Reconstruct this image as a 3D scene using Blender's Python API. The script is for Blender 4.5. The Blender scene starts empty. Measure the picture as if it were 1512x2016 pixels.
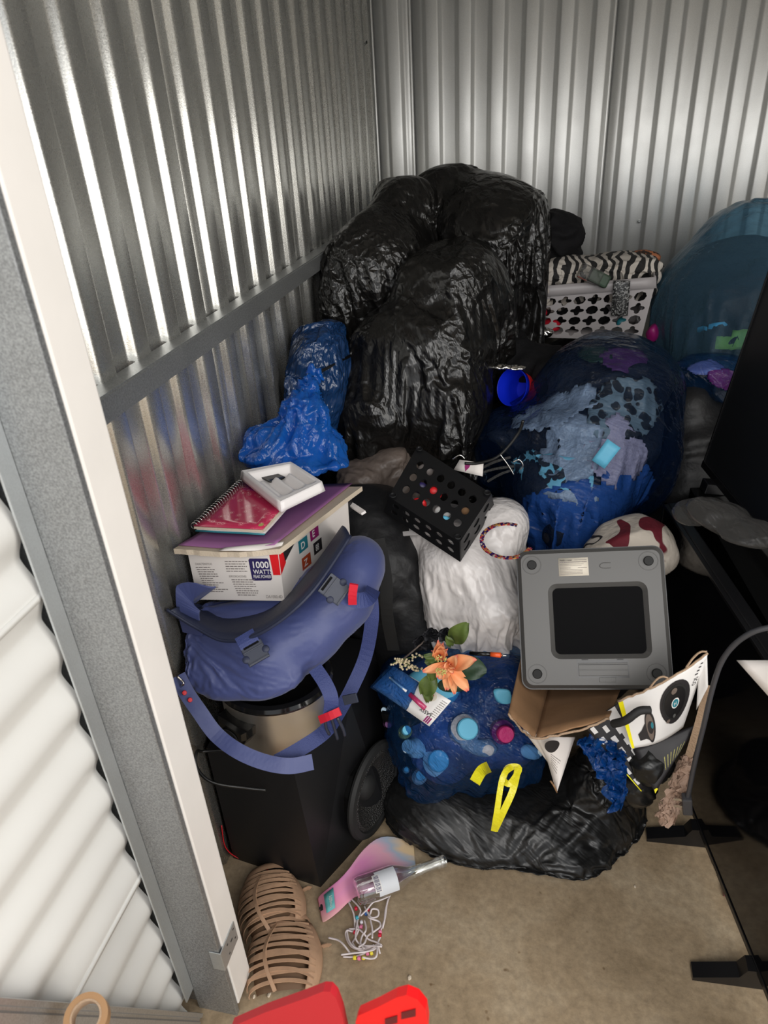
import bpy, bmesh, math, random
import numpy as np
from mathutils import Vector, Matrix, noise
R = random.Random(7)
sc = bpy.context.scene
# ------------------------------------------------------------------ camera
FPX, CX, CY = 1420.0, 756.0, 1008.0
CAM = Vector((0.712, 0.0, 1.6))
_d = Vector((915 - CX, 3520 - CY, FPX)).normalized()
_px = 1112 - CX
_y = Vector((_px, -(_px * _d.x + FPX * _d.z) / _d.y, FPX)).normalized()
_z = -_d
_x = _y.cross(_z)
ROT = Matrix((_x, _y, _z))            # image axes (right, down, forward) -> world
def at(px, py, x=None, y=None, z=None):
    """world point seen at a photo pixel on a given world plane (used to measure positions)"""
    v = ROT @ Vector((px - CX, py - CY, FPX))
    if y is not None: t = (y - CAM.y) / v.y
    elif x is not None: t = (x - CAM.x) / v.x
    else: t = (z - CAM.z) / v.z
    return CAM + v * t
def mmpx(p):
    return (ROT.transposed() @ (p - CAM)).z / FPX
cam = bpy.data.cameras.new('camera')
cam.sensor_fit = 'HORIZONTAL'; cam.sensor_width = 36; cam.lens = 36 * FPX / 1512
cam.clip_start = 0.02
cam.dof.use_dof = True; cam.dof.focus_distance = 1.85; cam.dof.aperture_fstop = 9
co = bpy.data.objects.new('camera', cam); sc.collection.objects.link(co)
m3 = ROT @ Matrix(((1, 0, 0), (0, -1, 0), (0, 0, -1)))
co.matrix_world = Matrix.Translation(CAM) @ m3.to_4x4()
sc.camera = co
# ------------------------------------------------------------------ world, lights, exposure
w = bpy.data.worlds.new('world'); sc.world = w; w.use_nodes = True
bg = w.node_tree.nodes['Background']
bg.inputs[0].default_value = (0.93, 0.96, 1.0, 1); bg.inputs[1].default_value = 1.0
def area(name, loc, target, sx, sy, power, col):
    l = bpy.data.lights.new(name, 'AREA'); l.shape = 'RECTANGLE'; l.size = sx; l.size_y = sy
    l.energy = power; l.color = col
    o = bpy.data.objects.new(name, l); sc.collection.objects.link(o); o.location = loc
    o.rotation_euler = (Vector(target) - Vector(loc)).to_track_quat('-Z', 'Y').to_euler()
    return o
area('daylight', (1.1, -1.6, 2.6), (0.6, 1.3, 0.4), 1.6, 1.2, 42, (1.0, 0.97, 0.93))
area('corridor_daylight', (3.1, -.35, 1.72), (0.0, 1.25, 1.3), 1.5, 3.2, 66, (1.0, 0.96, 0.90))
sc.view_settings.view_transform = 'Standard'; sc.view_settings.look = 'None'
sc.view_settings.exposure = 0.0; sc.view_settings.gamma = 1; sc.view_settings.use_curve_mapping = False
sc.cycles.max_bounces = 8; sc.cycles.transparent_max_bounces = 16
sc.cycles.caustics_reflective = False; sc.cycles.caustics_refractive = False
sc.cycles.use_denoising = True
COL = sc.collection
# ------------------------------------------------------------------ material helpers
class NT:
    def __init__(s, name):
        s.m = bpy.data.materials.new(name); s.m.use_nodes = True
        s.t = s.m.node_tree; s.b = s.t.nodes['Principled BSDF']; s.out = s.t.nodes['Material Output']
    def n(s, kind, **kw):
        nd = s.t.nodes.new(kind)
        for k, v in kw.items():
            if k.startswith('i_'):
                k = k[2:]; k = int(k) if k.isdigit() else k
                nd.inputs[k].default_value = v
            else: setattr(nd, k, v)
        return nd
    def l(s, a, b): s.t.links.new(a, b)
    def coord(s, kind='Object', stretch=None, k=6.0):
        c = s.n('ShaderNodeTexCoord').outputs[kind]
        if stretch is None: return c
        d = Vector(stretch).normalized()
        dot = s.n('ShaderNodeVectorMath', operation='DOT_PRODUCT'); s.l(c, dot.inputs[0]); dot.inputs[1].default_value = d
        sca = s.n('ShaderNodeVectorMath', operation='SCALE'); sca.inputs[0].default_value = d * (1 - 1 / k)
        s.l(dot.outputs['Value'], sca.inputs['Scale'])
        sub = s.n('ShaderNodeVectorMath', operation='SUBTRACT'); s.l(c, sub.inputs[0]); s.l(sca.outputs[0], sub.inputs[1])
        return sub.outputs[0]
    def noise(s, c, scale, detail=3, rough=.55, dist=0):
        nd = s.n('ShaderNodeTexNoise'); nd.inputs['Scale'].default_value = scale
        nd.inputs['Detail'].default_value = detail; nd.inputs['Roughness'].default_value = rough
        nd.inputs['Distortion'].default_value = dist; s.l(c, nd.inputs['Vector']); return nd.outputs[0]
    def vor(s, c, scale, feature='F1', out='Distance', warp=0.0):
        if warp:
            nz = s.n('ShaderNodeTexNoise'); nz.inputs['Scale'].default_value = scale * .5; s.l(c, nz.inputs['Vector'])
            mx = s.n('ShaderNodeVectorMath', operation='MULTIPLY_ADD'); s.l(nz.outputs[1], mx.inputs[0])
            mx.inputs[1].default_value = (warp,) * 3; s.l(c, mx.inputs[2]); c = mx.outputs[0]
        nd = s.n('ShaderNodeTexVoronoi', feature=feature); nd.inputs['Scale'].default_value = scale
        s.l(c, nd.inputs['Vector']); return nd.outputs[out]
    def math(s, op, a, b=0.0, c=0.0):
        nd = s.n('ShaderNodeMath', operation=op)
        for i, v in enumerate((a, b, c)):
            if isinstance(v, (int, float)): nd.inputs[i].default_value = v
            else: s.l(v, nd.inputs[i])
        return nd.outputs[0]
    def ramp(s, fac, stops, interp='LINEAR'):
        nd = s.n('ShaderNodeValToRGB'); e = nd.color_ramp.elements; nd.color_ramp.interpolation = interp
        while len(e) < len(stops): e.new(0.5)
        for el, (p, c) in zip(e, stops):
            el.position = p; el.color = (*c, 1) if len(c) == 3 else c
        s.l(fac, nd.inputs[0]); return nd.outputs[0]
    def bump(s, h, strength, dist=0.01, normal=None):
        nd = s.n('ShaderNodeBump'); nd.inputs['Strength'].default_value = strength; nd.inputs['Distance'].default_value = dist
        s.l(h, nd.inputs['Height'])
        if normal is not None: s.l(normal, nd.inputs['Normal'])
        return nd.outputs[0]
def P(nt, col=None, rough=.5, metal=0, spec=.5, **kw):
    b = nt.b
    if col is not None: b.inputs['Base Color'].default_value = (*col, 1)
    b.inputs['Roughness'].default_value = rough; b.inputs['Metallic'].default_value = metal
    b.inputs['Specular IOR Level'].default_value = spec
    for k, v in kw.items(): b.inputs[k.replace('_', ' ')].default_value = v
def simple(name, col, rough=.5, metal=0, spec=.5, bump=None, var=None, **kw):
    nt = NT(name); P(nt, col, rough, metal, spec, **kw)
    c = nt.coord()
    if bump:
        nt.l(nt.bump(nt.noise(c, bump[0], 4), bump[1], bump[2]), nt.b.inputs['Normal'])
    if var:
        a = tuple(max(0, x * (1 - var[1])) for x in col); z = tuple(min(1, x * (1 + var[1])) for x in col)
        nt.l(nt.ramp(nt.noise(c, var[0], 4), [(.3, a), (.7, z)]), nt.b.inputs['Base Color'])
    return nt.m
def film(name, col, rough=.25, crk=28, cstr=.7, cdist=.012, fold=None, tint=None, alpha=1.0, spec=.5, fstr=.5, fdist=.02, fscale=40, trans=0):
    """thin plastic film; crk = crinkle scale; fold = (direction, stretch) for pulled creases; alpha<1 lets the tint through"""
    nt = NT(name); P(nt, col, rough, 0, spec)
    c = nt.coord(); nrm = None
    if crk:
        e1 = nt.vor(c, crk, 'DISTANCE_TO_EDGE', warp=.04); e2 = nt.vor(c, crk * 2.7, 'DISTANCE_TO_EDGE', warp=.015)
        h = nt.math('SUBTRACT', 1.0, nt.math('ADD', nt.math('MINIMUM', e1, .5), nt.math('MULTIPLY', nt.math('MINIMUM', e2, .4), .4)))
        msk = nt.ramp(nt.noise(c, 5, 2), [(.44, (.10,) * 3), (.62, (1,) * 3)])
        nrm = nt.bump(nt.math('MULTIPLY', h, msk), cstr, cdist)
    if fold:
        cc = nt.coord('Object', fold[0], fold[1])
        h = nt.noise(cc, fscale, 3, .6, .3)
        nrm = nt.bump(h, fstr, fdist, nrm)
    if nrm: nt.l(nrm, nt.b.inputs['Normal'])
    if alpha < 1:
        tr = nt.n('ShaderNodeBsdfTransparent'); tr.inputs[0].default_value = (*tint, 1)
        mx = nt.n('ShaderNodeMixShader')
        lw = nt.n('ShaderNodeLayerWeight'); lw.inputs[0].default_value = .35
        if nrm: nt.l(nrm, lw.inputs['Normal'])
        nt.l(nt.math('MULTIPLY_ADD', lw.outputs['Facing'], 1 - alpha, alpha), mx.inputs[0])
        nt.l(tr.outputs[0], mx.inputs[1]); nt.l(nt.b.outputs[0], mx.inputs[2])
        nt.l(mx.outputs[0], nt.out.inputs[0])
    return nt.m
M = {}
# galvanised sheet with spangle
def galv(name, col, rough, grain, gs=380):
    nt = NT(name); P(nt, col, rough, .85, .5); c = nt.coord()
    g = nt.noise(c, gs, 2, .7)
    nt.l(nt.ramp(g, [(.3, tuple(x * (1 - grain) for x in col)), (.7, tuple(min(1, x * (1 + grain)) for x in col))]), nt.b.inputs['Base Color'])
    big = nt.noise(c, 9, 4)
    nt.l(nt.math('MULTIPLY_ADD', nt.math('ADD', g, big), .16, rough - .16), nt.b.inputs['Roughness'])
    nt.l(nt.bump(g, .25, .0006), nt.b.inputs['Normal'])
    return nt.m
M['wall'] = galv('galvanised_wall', (.64, .635, .60), .27, .12)
M['backwall'] = galv('galvanised_back_wall', (.70, .70, .68), .50, .06)
M['girt'] = galv('galvanised_girt', (.42, .43, .43), .45, .22, 300)
M['post'] = galv('galvanised_post', (.36, .37, .375), .5, .30, 330)
M['strip'] = galv('galvanised_strip', (.60, .63, .64), .42, .06)
M['rail'] = galv('galvanised_rail', (.5, .5, .5), .4, .15)
M['white_paint'] = simple('white_painted_steel', (.86, .82, .77), .35, bump=(60, .05, .002), var=(8, .03))
M['curtain'] = simple('white_curtain_steel', (.73, .72, .685), .33, bump=(200, .03, .001), var=(3, .03))
nt = NT('concrete'); P(nt, None, .62, 0, .4); c = nt.coord()
a = nt.ramp(nt.noise(c, 5, 8, .65, .4), [(.28, (.27, .195, .115)), (.5, (.40, .30, .19)), (.72, (.50, .40, .275))])
b = nt.ramp(nt.noise(c, 60, 4, .7), [(.3, (.72,) * 3), (.65, (1.06,) * 3)])
mx = nt.n('ShaderNodeMixRGB', blend_type='MULTIPLY'); mx.inputs[0].default_value = 1; nt.l(a, mx.inputs[1]); nt.l(b, mx.inputs[2])
sp = nt.ramp(nt.noise(c, 28, 2, .5), [(.70, (1, 1, 1)), (.76, (.45, .36, .27))])
m2 = nt.n('ShaderNodeMixRGB', blend_type='MULTIPLY'); m2.inputs[0].default_value = 1; nt.l(mx.outputs[0], m2.inputs[1]); nt.l(sp, m2.inputs[2])
nt.l(m2.outputs[0], nt.b.inputs['Base Color']); nt.l(nt.bump(nt.noise(c, 90, 5, .7), .25, .003), nt.b.inputs['Normal'])
M['concrete'] = nt.m
M['blackbag'] = film('black_bag_film', (.007, .0065, .006), .27, 15, .75, .022, ((.35, -.2, -.8), 3), spec=.5, fstr=.45, fdist=.02, fscale=22)
M['blackbag2'] = film('black_bag_film_stretched', (.010, .010, .010), .33, 0, 0, .01, ((.8, -.25, -.5), 9), spec=.42, fstr=.40, fdist=.018, fscale=22)
M['black'] = simple('matt_black', (.003, .003, .0035), .8, spec=.12, bump=(60, .2, .002))
M['blackcloth'] = simple('black_cloth', (.0075, .0072, .008), .85, spec=.2, bump=(45, .5, .01))
M['duffel'] = simple('black_nylon', (.012, .012, .013), .5, spec=.35, bump=(12, .4, .02))
M['beigecloth'] = simple('taupe_satin', (.16, .125, .105), .45, bump=(9, .6, .03))
M['bluefilm'] = film('blue_film', (.02, .17, .50), .16, 24, .7, .010, ((.15, .1, 1), 6), tint=(.16, .48, .9), alpha=.42, spec=.8, fstr=.5, fdist=.015, fscale=38)
M['brightbluefilm'] = film('bright_blue_film', (.012, .13, .50), .16, 12, .5, .012, ((.1, -.2, 1), 8), tint=(.12, .42, .92), alpha=.45, spec=.8, fstr=.6, fdist=.02, fscale=30)
M['darkbluefilm'] = film('dark_blue_film', (.008, .035, .11), .2, 24, .6, .010, ((.3, .1, .9), 7), spec=.6, fstr=.6, fdist=.02, fscale=36)
M['clothbagfilm'] = film('blue_film_over_clothes', (.004, .018, .06), .17, 11, .45, .012, ((.8, .1, -.35), 5), tint=(.74, .85, .96), alpha=.07, spec=1.0, fstr=.9, fdist=.02, fscale=26)
M['hazefilm'] = film('hazy_light_blue_film', (.09, .19, .27), .35, 9, .3, .014, ((.8, .1, -.35), 5), tint=(.52, .74, .87), alpha=.16, spec=.5, fstr=.4, fdist=.014, fscale=24)
M['bottlebagfilm'] = film('blue_film_over_bottles', (.006, .04, .13), .13, 10, .35, .010, ((.7, .1, -.6), 6), tint=(.52, .74, .98), alpha=.13, spec=1.0, fstr=.9, fdist=.02, fscale=30)
M['scrapfilm'] = film('blue_scrap_film', (.008, .09, .32), .14, 16, .5, .01, ((.5, .1, -.8), 5), tint=(.2, .5, .9), alpha=.35, spec=.8)
M['clearfilm'] = film('clear_film', (.13, .125, .12), .2, 14, .5, .01, ((.6, -.5, -.6), 7), tint=(.9, .9, .88), alpha=.14, spec=.8, fstr=.7, fdist=.02, fscale=26)
M['whitebag'] = film('white_bag_film', (.72, .68, .66), .30, 12, .45, .012, ((.4, -.1, -.9), 5), spec=.5, fstr=.5, fdist=.022, fscale=17)
M['yellow'] = simple('yellow_film', (.80, .72, .02), .3, bump=(40, .4, .01))
M['navy_nylon'] = simple('blue_nylon', (.050, .066, .19), .48, spec=.5, bump=(14, .22, .012), Sheen_Weight=.15)
M['navy_dark'] = simple('dark_blue_nylon', (.013, .018, .045), .55, bump=(30, .3, .006))
M['strap'] = simple('blue_webbing', (.030, .045, .16), .6, bump=(400, .6, .002))
M['buckle'] = simple('buckle_plastic', (.025, .030, .050), .38)
M['red'] = simple('red_plastic', (.62, .012, .02), .4)
M['redcloth'] = simple('red_webbing', (.60, .01, .03), .6)
M['white'] = simple('white_plastic', (.82, .78, .76), .35)
M['whitecard'] = simple('white_card', (.80, .745, .70), .55, bump=(300, .04, .001))
M['cream'] = simple('cream_paper_edges', (.62, .52, .40), .8, bump=(300, .4, .002))
M['steel'] = None
nt = NT('brushed_stainless'); P(nt, (.80, .76, .70), .3, 1); c = nt.coord('Object', (1, 0, 0), 1.0)
c2 = nt.coord('Object', (1, .3, 0), 12); nt.l(nt.bump(nt.noise(c2, 260, 2), .06, .001), nt.b.inputs['Normal'])
nt.l(nt.math('MULTIPLY_ADD', nt.noise(c, 25, 4), .25, .24), nt.b.inputs['Roughness']); M['steel'] = nt.m
M['gloss_black'] = simple('gloss_black_plastic', (.006, .006, .006), .12)
M['purple'] = simple('purple_card', (.32, .125, .30), .5, var=(4, .06))
M['kraft'] = simple('kraft_cardboard', (.30, .165, .08), .75, bump=(70, .15, .003), var=(12, .12))
M['kraft_edge'] = simple('torn_cardboard_edge', (.42, .29, .19), .9, bump=(200, .7, .004))
M['crumpled_kraft'] = simple('crumpled_kraft_paper', (.40, .27, .20), .8, bump=(30, .6, .01))
M['carpet'] = simple('black_vinyl_veneer', (.009, .009, .010), .42, bump=(160, .12, .001))
M['grey_scale'] = simple('grey_scale_plastic', (.084, .081, .077), .38, bump=(500, .06, .0006))
M['scale_dark'] = simple('dark_scale_edge', (.01, .01, .012), .3)
M['rubber'] = simple('black_rubber', (.010, .010, .010), .7)
M['label'] = simple('cream_label', (.66, .60, .50), .5)
M['ink'] = simple('black_ink', (.02, .018, .02), .5)
M['greyink'] = simple('grey_ink', (.22, .19, .18), .6)
M['navyink'] = simple('navy_ink', (.028, .02, .10), .4)
M['redink'] = simple('red_ink', (.72, .015, .02), .45)
M['tealink'] = simple('teal_ink', (.02, .19, .24), .45)
M['maroonink'] = simple('maroon_ink', (.30, .01, .14), .45)
M['orangeink'] = simple('rust_ink', (.48, .07, .02), .45)
M['yellowink'] = simple('yellow_ink', (.90, .80, .0), .5)
M['whiteink'] = simple('white_ink', (.80, .78, .76), .5)
M['tv_glass'] = simple('tv_screen', (.003, .003, .004), .07, spec=.55)
M['tv_bezel'] = simple('tv_bezel', (.008, .008, .009), .25)
M['panel_glass'] = simple('matt_panel', (.011, .012, .014), .35)
M['cord'] = simple('dark_grey_cord', (.045, .045, .05), .45)
M['blackcord'] = simple('black_cord', (.008, .008, .008), .35)
M['chrome'] = simple('chrome', (.75, .73, .70), .15, 1)
M['basket'] = simple('light_grey_basket', (.40, .37, .37), .42)
M['crate'] = simple('black_basket', (.007, .007, .008), .35)
M['bluecup'] = simple('blue_plastic', (.004, .02, .55), .3)
M['tan'] = simple('tan_leather', (.47, .29, .18), .5, bump=(120, .15, .002), var=(30, .12))
M['tan_dark'] = simple('tan_lining', (.15, .085, .045), .6)
M['cordwhite'] = simple('white_cotton_cord', (.78, .70, .70), .8, bump=(700, .5, .001))
M['leaf'] = simple('green_leaf', (.075, .115, .022), .45, var=(30, .35))
M['leafdark'] = simple('dark_green_leaf', (.022, .050, .025), .5, var=(40, .3))
M['petalblack'] = simple('black_petal', (.012, .012, .016), .7)
M['berry'] = simple('cream_berries', (.62, .52, .33), .6)
M['stamen'] = simple('yellow_green_stamen', (.55, .50, .16), .7)
M['orange'] = simple('orange_plastic', (.85, .11, .02), .35)
M['glass'] = None
nt = NT('clear_bottle_glass'); P(nt, (1, 1, 1), .02, 0, .5)
gl = nt.n('ShaderNodeBsdfGlossy'); gl.inputs[0].default_value = (1, 1, 1, 1); gl.inputs['Roughness'].default_value = .03
tr = nt.n('ShaderNodeBsdfTransparent'); tr.inputs[0].default_value = (.97, .98, .97, 1)
lw = nt.n('ShaderNodeLayerWeight'); lw.inputs[0].default_value = .5
mx = nt.n('ShaderNodeMixShader'); nt.l(nt.math('MULTIPLY_ADD', lw.outputs['Facing'], .75, .07), mx.inputs[0])
nt.l(tr.outputs[0], mx.inputs[1]); nt.l(gl.outputs[0], mx.inputs[2]); nt.l(mx.outputs[0], nt.out.inputs[0]); M['glass'] = nt.m
# patterned cloths
nt = NT('zebra_cloth'); P(nt, None, .8); c = nt.coord()
n1 = nt.noise(c, 9, 2, .5, .6)
wv = nt.n('ShaderNodeTexWave', wave_type='BANDS'); wv.inputs['Scale'].default_value = 11; wv.inputs['Distortion'].default_value = 7; wv.inputs['Detail'].default_value = 1.0; wv.inputs['Detail Scale'].default_value = 1.4
nt.l(c, wv.inputs['Vector'])
nt.l(nt.ramp(wv.outputs[1], [(.50, (.012, .011, .011)), (.54, (.55, .50, .44))]), nt.b.inputs['Base Color'])
nt.l(nt.bump(n1, .3, .01), nt.b.inputs['Normal']); M['zebra'] = nt.m
def leopard(name, base, spot, scale):
    nt = NT(name); P(nt, None, .7); c = nt.coord()
    d = nt.vor(c, scale, 'F1', warp=.05)
    e = nt.ramp(d, [(.22, tuple(x * .6 for x in spot)), (.27, spot), (.50, spot), (.56, base)])
    nt.l(e, nt.b.inputs['Base Color']); return nt.m
M['leopard'] = leopard('blue_leopard_cloth', (.26, .60, .70), (.01, .012, .02), 42)
M['leopardgrey'] = leopard('grey_leopard_cloth', (.20, .24, .26), (.012, .012, .016), 36)
M['mauve'] = simple('mauve_cloth', (.46, .36, .44), .7, bump=(16, .8, .03))
M['greycloth'] = simple('grey_satin', (.34, .36, .42), .4, bump=(14, .8, .03))
M['navycloth'] = simple('navy_cloth', (.008, .010, .022), .8, bump=(14, .8, .03))
M['bluecore'] = simple('blue_clutter', (.045, .075, .20), .5, bump=(12, .8, .03), var=(9, .7))
M['denim'] = simple('blue_denim', (.018, .085, .30), .8, bump=(14, .6, .02))
M['magenta'] = simple('magenta_cloth', (.50, .02, .16), .6, bump=(20, .6, .02))
M['purplecloth'] = simple('plum_cloth', (.13, .03, .14), .6, bump=(20, .6, .02))
M['lime'] = simple('lime_cloth', (.42, .55, .10), .6, bump=(20, .6, .02))
M['lightblue'] = simple('light_blue_card', (.13, .50, .72), .5)
M['palepink'] = simple('pale_mauve_cloth', (.34, .24, .42), .6)
M['whitestuff'] = simple('pale_blue_white', (.55, .72, .85), .45)
nt = NT('white_maroon_cloth'); P(nt, None, .8); c = nt.coord()
nt.l(nt.ramp(nt.noise(c, 11, 1, .4, .5), [(.36, (.13, .006, .016)), (.385, (.13, .006, .016)), (.39, (.60, .53, .45)), (.60, (.60, .53, .45)), (.61, (.015, .012, .012)), (.64, (.015, .012, .012)), (.65, (.58, .52, .45))]), nt.b.inputs['Base Color'])
nt.l(nt.bump(nt.noise(c, 16, 3), .6, .02), nt.b.inputs['Normal']); M['jersey'] = nt.m
nt = NT('pink_circle_cover'); P(nt, None, .12, 0, .6); c = nt.coord('UV')
mp = nt.n('ShaderNodeMapping'); mp.inputs['Scale'].default_value = (1, 1.15, 1); nt.l(c, mp.inputs[0])
d = nt.vor(mp.outputs[0], 9)
nt.l(nt.ramp(d, [(.14, (.50, .035, .10)), (.17, (.78, .38, .38)), (.21, (.78, .38, .38)), (.24, (.50, .03, .09)), (.30, (.50, .03, .09)), (.33, (.58, .13, .17)), (.37, (.58, .13, .17)), (.40, (.50, .03, .09))]), nt.b.inputs['Base Color'])
M['pinkcover'] = nt.m
nt = NT('rainbow_card'); P(nt, None, .45); c = nt.coord('UV')
sx = nt.n('ShaderNodeSeparateXYZ'); nt.l(c, sx.inputs[0])
f = nt.math('ADD', sx.outputs[0], nt.math('MULTIPLY', nt.math('SUBTRACT', nt.noise(c, 2.2, 2), .5), .5))
nt.l(nt.ramp(f, [(.0, (.82, .45, .42)), (.22, (.80, .28, .42)), (.45, (.72, .25, .50)), (.66, (.80, .42, .52)), (.78, (.42, .50, .62)), (.88, (.80, .60, .38)), (1, (.82, .62, .36))]), nt.b.inputs['Base Color'])
M['rainbow'] = nt.m
nt = NT('peach_petal'); P(nt, None, .6); c = nt.coord('UV')
sx = nt.n('ShaderNodeSeparateXYZ'); nt.l(c, sx.inputs[0])
nt.l(nt.ramp(sx.outputs[1], [(0, (.80, .12, .04)), (.3, (.80, .27, .10)), (.85, (.80, .40, .20)), (1, (.75, .16, .14))]), nt.b.inputs['Base Color']); M['petal'] = nt.m
nt = NT('glitter_gloss'); P(nt, (.45, .03, .12), .15, 0, .7); M['gloss'] = nt.m
nt = NT('glitter_black'); P(nt, None, .35); c = nt.coord()
nt.l(nt.ramp(nt.vor(c, 260, 'F1', 'Color'), [(.55, (.02, .02, .02)), (.75, (.30, .30, .29))]), nt.b.inputs['Base Color']); M['glitterblack'] = nt.m
nt = NT('jewelled_band'); P(nt, None, .2, .2); c = nt.coord()
nt.l(nt.ramp(nt.vor(c, 190, 'F1', 'Color'), [(.2, (.03, .01, .10)), (.4, (.45, .05, .06)), (.6, (.55, .28, .08)), (.8, (.5, .45, .42))], 'CONSTANT'), nt.b.inputs['Base Color']); M['jewel'] = nt.m
nt = NT('perforated_cone'); P(nt, (.02, .019, .018), .5); c = nt.coord()
nt.l(nt.bump(nt.vor(c, 260), 1, .004), nt.b.inputs['Normal']); M['cone'] = nt.m
# ------------------------------------------------------------------ object helpers
def link(name, me, mat, parent=None, smooth=False):
    o = bpy.data.objects.new(name, me); COL.objects.link(o)
    if mat is not None and not me.materials:
        me.materials.append(M[mat] if isinstance(mat, str) else mat)
    if parent is not None:
        o.parent = parent; o.matrix_parent_inverse = Matrix.Translation(-parent.location)
    if smooth:
        me.polygons.foreach_set('use_smooth', [True] * len(me.polygons))
    return o
def tag(o, label, cat, group=None):
    o['label'] = label; o['category'] = cat
    if group: o['group'] = group
    return o
def thing(name, label, cat, loc=(0, 0, 0), group=None):
    o = bpy.data.objects.new(name, None); COL.objects.link(o); o.location = loc; o.empty_display_size = .03
    return tag(o, label, cat, group)
def frombm(name, bm, mat, parent=None, smooth=False, bevel=0, seg=2, normals=True):
    if bevel:
        es = [e for e in bm.edges if len(e.link_faces) == 2 and e.calc_face_angle(0) > .6]
        bmesh.ops.bevel(bm, geom=es, offset=bevel, segments=seg, affect='EDGES', profile=.6)
    if normals: bmesh.ops.recalc_face_normals(bm, faces=bm.faces)
    me = bpy.data.meshes.new(name); bm.to_mesh(me); bm.free()
    return link(name, me, mat, parent, smooth)
def pyd(name, vs, fs, mat, parent=None, smooth=False, uvs=None):
    me = bpy.data.meshes.new(name); me.from_pydata([tuple(v) for v in vs], [], fs)
    if uvs:
        ul = me.uv_layers.new()
        for lp in me.loops: ul.data[lp.index].uv = uvs[lp.vertex_index]
    return link(name, me, mat, parent, smooth)
def box(name, lo, hi, mat, parent=None, bevel=.002, mtx=None, smooth=False):
    bm = bmesh.new(); r = bmesh.ops.create_cube(bm, size=1)
    lo = Vector(lo); hi = Vector(hi)
    for v in bm.verts: v.co = Vector(((lo.x + hi.x) / 2 + v.co.x * (hi.x - lo.x), (lo.y + hi.y) / 2 + v.co.y * (hi.y - lo.y), (lo.z + hi.z) / 2 + v.co.z * (hi.z - lo.z)))
    if mtx is not None: bmesh.ops.transform(bm, matrix=mtx, verts=bm.verts)
    return frombm(name, bm, mat, parent, smooth, bevel)
def frame(o, xa, ya):
    """matrix with origin o, x along xa, y near ya"""
    xa = Vector(xa).normalized(); z = xa.cross(Vector(ya)).normalized(); y = z.cross(xa)
    return Matrix(((xa.x, y.x, z.x, o[0]), (xa.y, y.y, z.y, o[1]), (xa.z, y.z, z.z, o[2]), (0, 0, 0, 1)))
def catmull(pts, k=6):
    pts = [Vector(p) for p in pts]; out = []
    if len(pts) < 3: return pts
    for i in range(len(pts) - 1):
        p0 = pts[max(i - 1, 0)]; p1 = pts[i]; p2 = pts[i + 1]; p3 = pts[min(i + 2, len(pts) - 1)]
        for j in range(k):
            t = j / k
            out.append(.5 * ((2 * p1) + (p2 - p0) * t + (2 * p0 - 5 * p1 + 4 * p2 - p3) * t * t + (3 * p1 - p0 - 3 * p2 + p3) * t ** 3))
    out.append(pts[-1]); return out
def sweep(pts, prof, up=(0, 0, 1), k=6, closed_prof=True, scalef=None):
    """sweep a 2D profile (side, up) along a path; returns verts, faces"""
    pts = catmull(pts, k) if k > 1 else [Vector(p) for p in pts]
    vs = []; fs = []; n = len(prof); upv = Vector(up)
    for i, p in enumerate(pts):
        t = (pts[min(i + 1, len(pts) - 1)] - pts[max(i - 1, 0)]).normalized()
        s = t.cross(upv)
        if s.length < 1e-4: s = Vector((1, 0, 0))
        s.normalize(); u = s.cross(t).normalized()
        upv = u if up == 'pt' else upv
        f = scalef(i / (len(pts) - 1)) if scalef else 1
        for a, b in prof: vs.append(p + s * a * f + u * b * f)
    for i in range(len(pts) - 1):
        for j in range(n if closed_prof else n - 1):
            a = i * n + j; b = i * n + (j + 1) % n
            fs.append((a, b, b + n, a + n))
    if closed_prof:
        fs.append(tuple(range(n - 1, -1, -1))); fs.append(tuple((len(pts) - 1) * n + j for j in range(n)))
    return vs, fs
def circ(r, n=10): return [(r * math.cos(2 * math.pi * i / n), r * math.sin(2 * math.pi * i / n)) for i in range(n)]
def tube(name, pts, r, mat, parent=None, k=6, n=8, up=(.31, .2, .93), scalef=None):
    vs, fs = sweep(pts, circ(r, n), up, k, scalef=scalef)
    return pyd(name, vs, fs, mat, parent, True)
def ribbon(name, pts, w, th, mat, parent=None, up=(0, 0, 1), k=6, scalef=None):
    vs, fs = sweep(pts, [(-w / 2, -th / 2), (w / 2, -th / 2), (w / 2, th / 2), (-w / 2, th / 2)], up, k, scalef=scalef)
    return pyd(name, vs, fs, mat, parent)
def lathe(name, prof, mat, parent=None, mtx=None, n=32, sx=1, sy=1, smooth=True):
    vs = []; fs = []; m = len(prof)
    for i in range(n):
        a = 2 * math.pi * i / n
        for r, z in prof: vs.append(Vector((r * math.cos(a) * sx, r * math.sin(a) * sy, z)))
    for i in range(n):
        for j in range(m - 1):
            a = i * m + j; b = ((i + 1) % n) * m + j
            fs.append((a, b, b + 1, a + 1))
    if mtx is not None: vs = [mtx @ v for v in vs]
    o = pyd(name, vs, fs, mat, parent, smooth)
    bm = bmesh.new(); bm.from_mesh(o.data); bmesh.ops.remove_doubles(bm, verts=bm.verts, dist=1e-5)
    bmesh.ops.recalc_face_normals(bm, faces=bm.faces); bm.to_mesh(o.data); bm.free()
    if smooth:
        for e in o.data.edges: pass
        try: o.data.set_sharp_from_angle(angle=math.radians(40))
        except Exception: pass
    return o
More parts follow.
